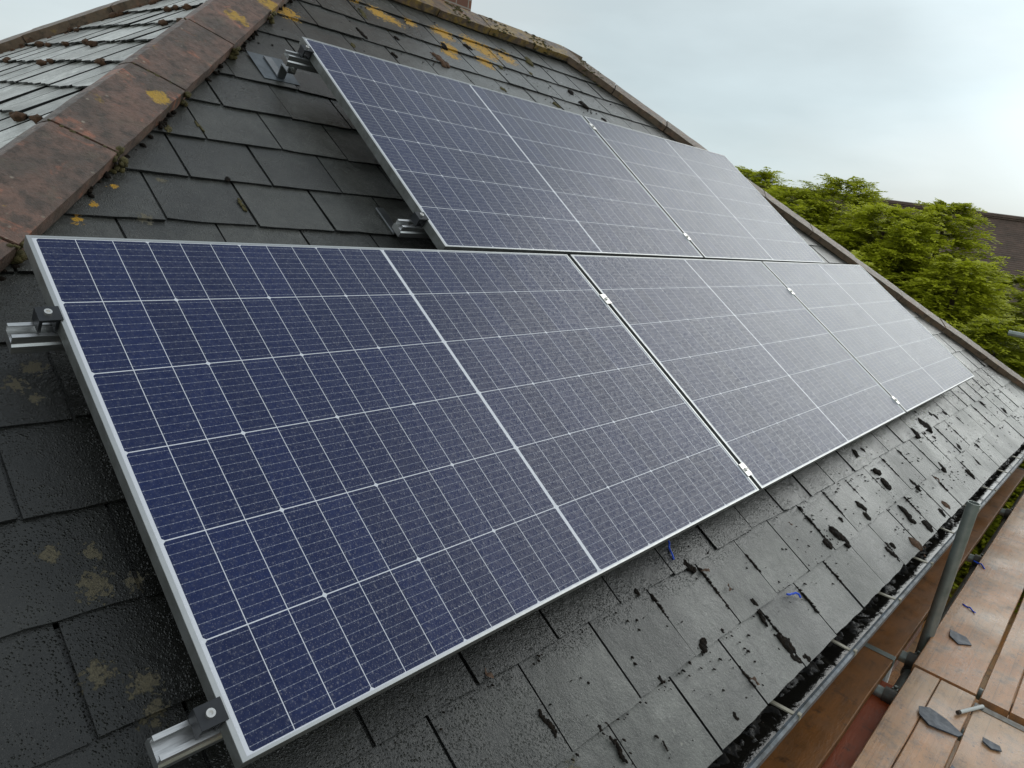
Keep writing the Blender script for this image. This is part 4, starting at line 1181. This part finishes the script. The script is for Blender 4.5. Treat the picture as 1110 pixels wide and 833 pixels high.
# ------------------------------------------------------------------ conifers beyond the right hip
t = NT('conifer_foliage')
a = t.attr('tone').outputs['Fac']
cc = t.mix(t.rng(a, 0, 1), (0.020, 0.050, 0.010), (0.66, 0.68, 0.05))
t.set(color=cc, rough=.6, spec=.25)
tr = t.n('ShaderNodeBsdfTranslucent'); t.setv(tr.inputs[0], t.mix(.5, cc, (0.24, 0.30, 0.02)))
ms = t.n('ShaderNodeMixShader'); ms.inputs[0].default_value = .45
t.l(t.b.outputs[0], ms.inputs[1]); t.l(tr.outputs[0], ms.inputs[2]); t.l(ms.outputs[0], t.out.inputs[0])
M_fol = t.m
M_bark = mat_simple('bark', (0.09, 0.06, 0.04), 0.9, sc=8, bump=1, bsc=20, bd=.02)
def conifer(x, y, top, rad, nb, seed, label, tone=0.0, spray=.25, lean=0):
    """tiers of drooping boughs, each bough a fan of small leafy sprays"""
    r = random.Random(seed)
    H = top - GZ
    root = thing('conifer_tree', label, 'conifer', Matrix.Translation((x, y, GZ)), 'conifers beyond the right hip')
    m = MB(); n = 10
    V, F = [], []
    for k in range(6):
        q = k / 5
        for i in range(10):
            a_ = i * .6283; rr = .20 * (1 - q) + .02
            V.append((math.cos(a_) * rr, math.sin(a_) * rr, H * .96 * q))
    for k in range(5):
        for i in range(10): F.append((k * 10 + i, k * 10 + (i + 1) % 10, (k + 1) * 10 + (i + 1) % 10, (k + 1) * 10 + i))
    newmesh('trunk', V, F, M_bark, root, smooth=True)
    V, F, T = [], [], []
    lead = [(0.0, 0.0, 0.0, 1.0)]
    for k in range(6):
        a_ = r.uniform(0, 6.28); q = rad * r.uniform(.3, .75)
        lead.append((math.cos(a_) * q, math.sin(a_) * q, -r.uniform(.1, 1.0), r.uniform(.35, .6)))
    for b_ in range(int(nb * 4.6)):
        lx_, ly_, lz_, ls_ = lead[0] if r.random() < .45 else r.choice(lead[1:])
        top_ = H + lz_
        dep = 3.3 * (r.random() ** .85) if r.random() < .9 else r.uniform(3.3, H - 1.5)
        z = top_ - dep
        q = dep / 3.3
        Rz = rad * ls_ * min(1.15, q ** .62 + .05)
        a_ = r.uniform(0, 2 * math.pi)
        Rb = Rz * r.uniform(.60, 1.12) * (1 + .3 * noise.noise(Vector((math.cos(a_) * 1.5, math.sin(a_) * 1.5, z * 1.1 + seed))))
        dirv = Vector((math.cos(a_), math.sin(a_), 0)); sd = Vector((-math.sin(a_), math.cos(a_), 0))
        up_ = r.uniform(.05, .35) + max(0, .25 - q) * 2.5
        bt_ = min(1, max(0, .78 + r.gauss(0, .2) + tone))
        nsp = 12
        for s_ in range(nsp):
            t_ = .35 + .65 * (s_ + r.random()) / nsp
            P = Vector((lx_, ly_, z)) + dirv * (Rb * t_) + Vector((0, 0, 1)) * (Rb * up_ * t_ - Rb * .30 * t_ * t_) + sd * r.gauss(0, .17) * Rb * .55 * t_
            sl = spray * r.uniform(.45, .95) * (.7 + .3 * min(1, q * 3))
            od = (dirv + sd * r.uniform(-.9, .9) + Vector((0, 0, r.uniform(-.25, .55)))).normalized()
            cr_ = od.cross(Vector((0, 0, 1)) + sd * r.uniform(-.5, .5)).normalized()
            nl = 7
            for j in range(nl):
                f = j / nl
                sg = 1 if j % 2 else -1
                base_ = P + od * (sl * f) - Vector((0, 0, 1)) * (sl * .25 * f * f)
                tip = base_ + od * sl * .30 + cr_ * sg * sl * .30 * (1 - .6 * f) + Vector((0, 0, r.uniform(-.07, .03))) * sl
                wd = (tip - base_).cross(Vector((r.uniform(-.4, .4), r.uniform(-.4, .4), 1))).normalized() * sl * .105
                k = len(V)
                mid = base_.lerp(tip, .55)
                V += [base_, mid + wd, tip, mid - wd]
                F.append((k, k + 1, k + 2, k + 3))
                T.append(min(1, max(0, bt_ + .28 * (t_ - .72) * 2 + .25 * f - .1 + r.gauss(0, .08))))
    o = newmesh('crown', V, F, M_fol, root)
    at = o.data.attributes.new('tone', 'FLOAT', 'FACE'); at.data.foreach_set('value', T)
    return root
CW = Vector((-0.427, -0.755))
def along(dx, dy, dist): return CW.x + dx * dist, CW.y + dy * dist
def ctree(dx, dy, dist, pitch, rad, nb, seed, label, tone=0.0, spray=.25):
    x, y = along(dx, dy, dist)
    conifer(x, y, .841 + pitch * dist, rad, nb, seed, label, tone, spray)
ctree(.909, .417, 14.5, .050, 2.0, 560, 1, 'small bright tuft-topped conifer farthest left, just over the hip tiles', .12)
ctree(.948, .318, 13.2, .050, 2.4, 700, 2, 'broad conifer with a rounded dark top, left of centre of the hedge', -.02)
ctree(.964, .265, 11.8, .026, 2.3, 700, 3, 'golden green conifer in the middle of the hedge', .14)
ctree(.980, .206, 12.2, .042, 1.7, 600, 4, 'conifer with a thin airy top in front of the brown roof', .10)
ctree(.985, .175, 10.6, -.020, 1.7, 560, 5, 'low bushy golden conifer in front of the thin topped one', .12)
ctree(.930, .367, 12.8, .032, 2.3, 640, 9, 'leafy conifer between the leftmost tuft and the round topped one', .08)
ctree(.952, .305, 9.6, -.035, 1.5, 460, 12, 'low golden conifer right behind the hip tiles', .06)
ctree(.993, .12, 9.6, -.085, 1.8, 520, 6, 'dark low conifer at the right edge of the photo', -.12)
ctree(.975, .22, 9.8, -.10, 1.6, 480, 7, 'low dark conifer close behind the hip tiles', -.10)
ctree(.996, .085, 12.5, -.020, 2.0, 420, 8, 'conifer beyond the right edge, partly in frame', -.08)

# ------------------------------------------------------------------ neighbouring house beyond the trees
t = NT('brown_roof_tiles')
v = t.coord('Object')
wv = t.n('ShaderNodeTexWave', wave_type='BANDS', bands_direction='Z'); wv.inputs['Scale'].default_value = 5.5; wv.inputs['Distortion'].default_value = .6; wv.inputs['Detail'].default_value = 3; t.l(v, wv.inputs[0])
q = t.mix(t.rng(t.noise(4, 6, .7), .35, .65), (0.15, 0.095, 0.07), (0.085, 0.058, 0.042))
q = t.mix(t.math('MULTIPLY', wv.outputs[1], .18), q, (0.04, 0.03, 0.025))
M_btile = t.set(color=q, rough=.8, nrm=t.bump(wv.outputs[1], .8, .03))
M_render = mat_simple('cream_render', (0.55, 0.52, 0.45), .85, sc=2, var=.15)
nx_, ny_ = along(.992, .16, 27)
nh = thing('neighbouring_house', 'brown tiled house roof beyond the conifers at the right edge', 'house', Matrix.Translation((nx_, ny_, GZ)) @ Matrix.Rotation(R(-76), 4, 'Z'))
LX, WY, ER, RR = 8.5, 4.2, 4.2, 7.15
m = MB()
m.box(-LX + .3, LX - .3, -WY + .35, WY - .35, 0, ER + .1)
m.build('wall', M_render, nh)
m = MB()
m.prism([(-WY, ER), (0, RR), (WY, ER), (WY, ER - .12), (0, RR - .14), (-WY, ER - .12)], 0, -LX, LX)
m.build('roof', M_btile, nh)
m = MB(); m.tube((-LX, 0, RR), (LX, 0, RR), .11, 12); m.build('ridge_tile', M_btile, nh, smooth=True)
m = MB()
for sx in (-1, 1):
    m.add([(sx * (LX - .31), -WY + .36, ER), (sx * (LX - .31), WY - .36, ER), (sx * (LX - .31), 0, RR - .35)], [(0, 1, 2)])
m.build('gable', M_render, nh)
for wx_ in (-5, -1.5, 3.5):
    m = MB(); m.box(wx_, wx_ + 1.3, -WY + .30, -WY + .36, 1.0, 2.2); w = m.build('window', M_upvc, nh)
    m = MB(); m.box(wx_ + .08, wx_ + 1.22, -WY + .28, -WY + .30, 1.08, 2.12); m.build('pane', M_glassd, w)
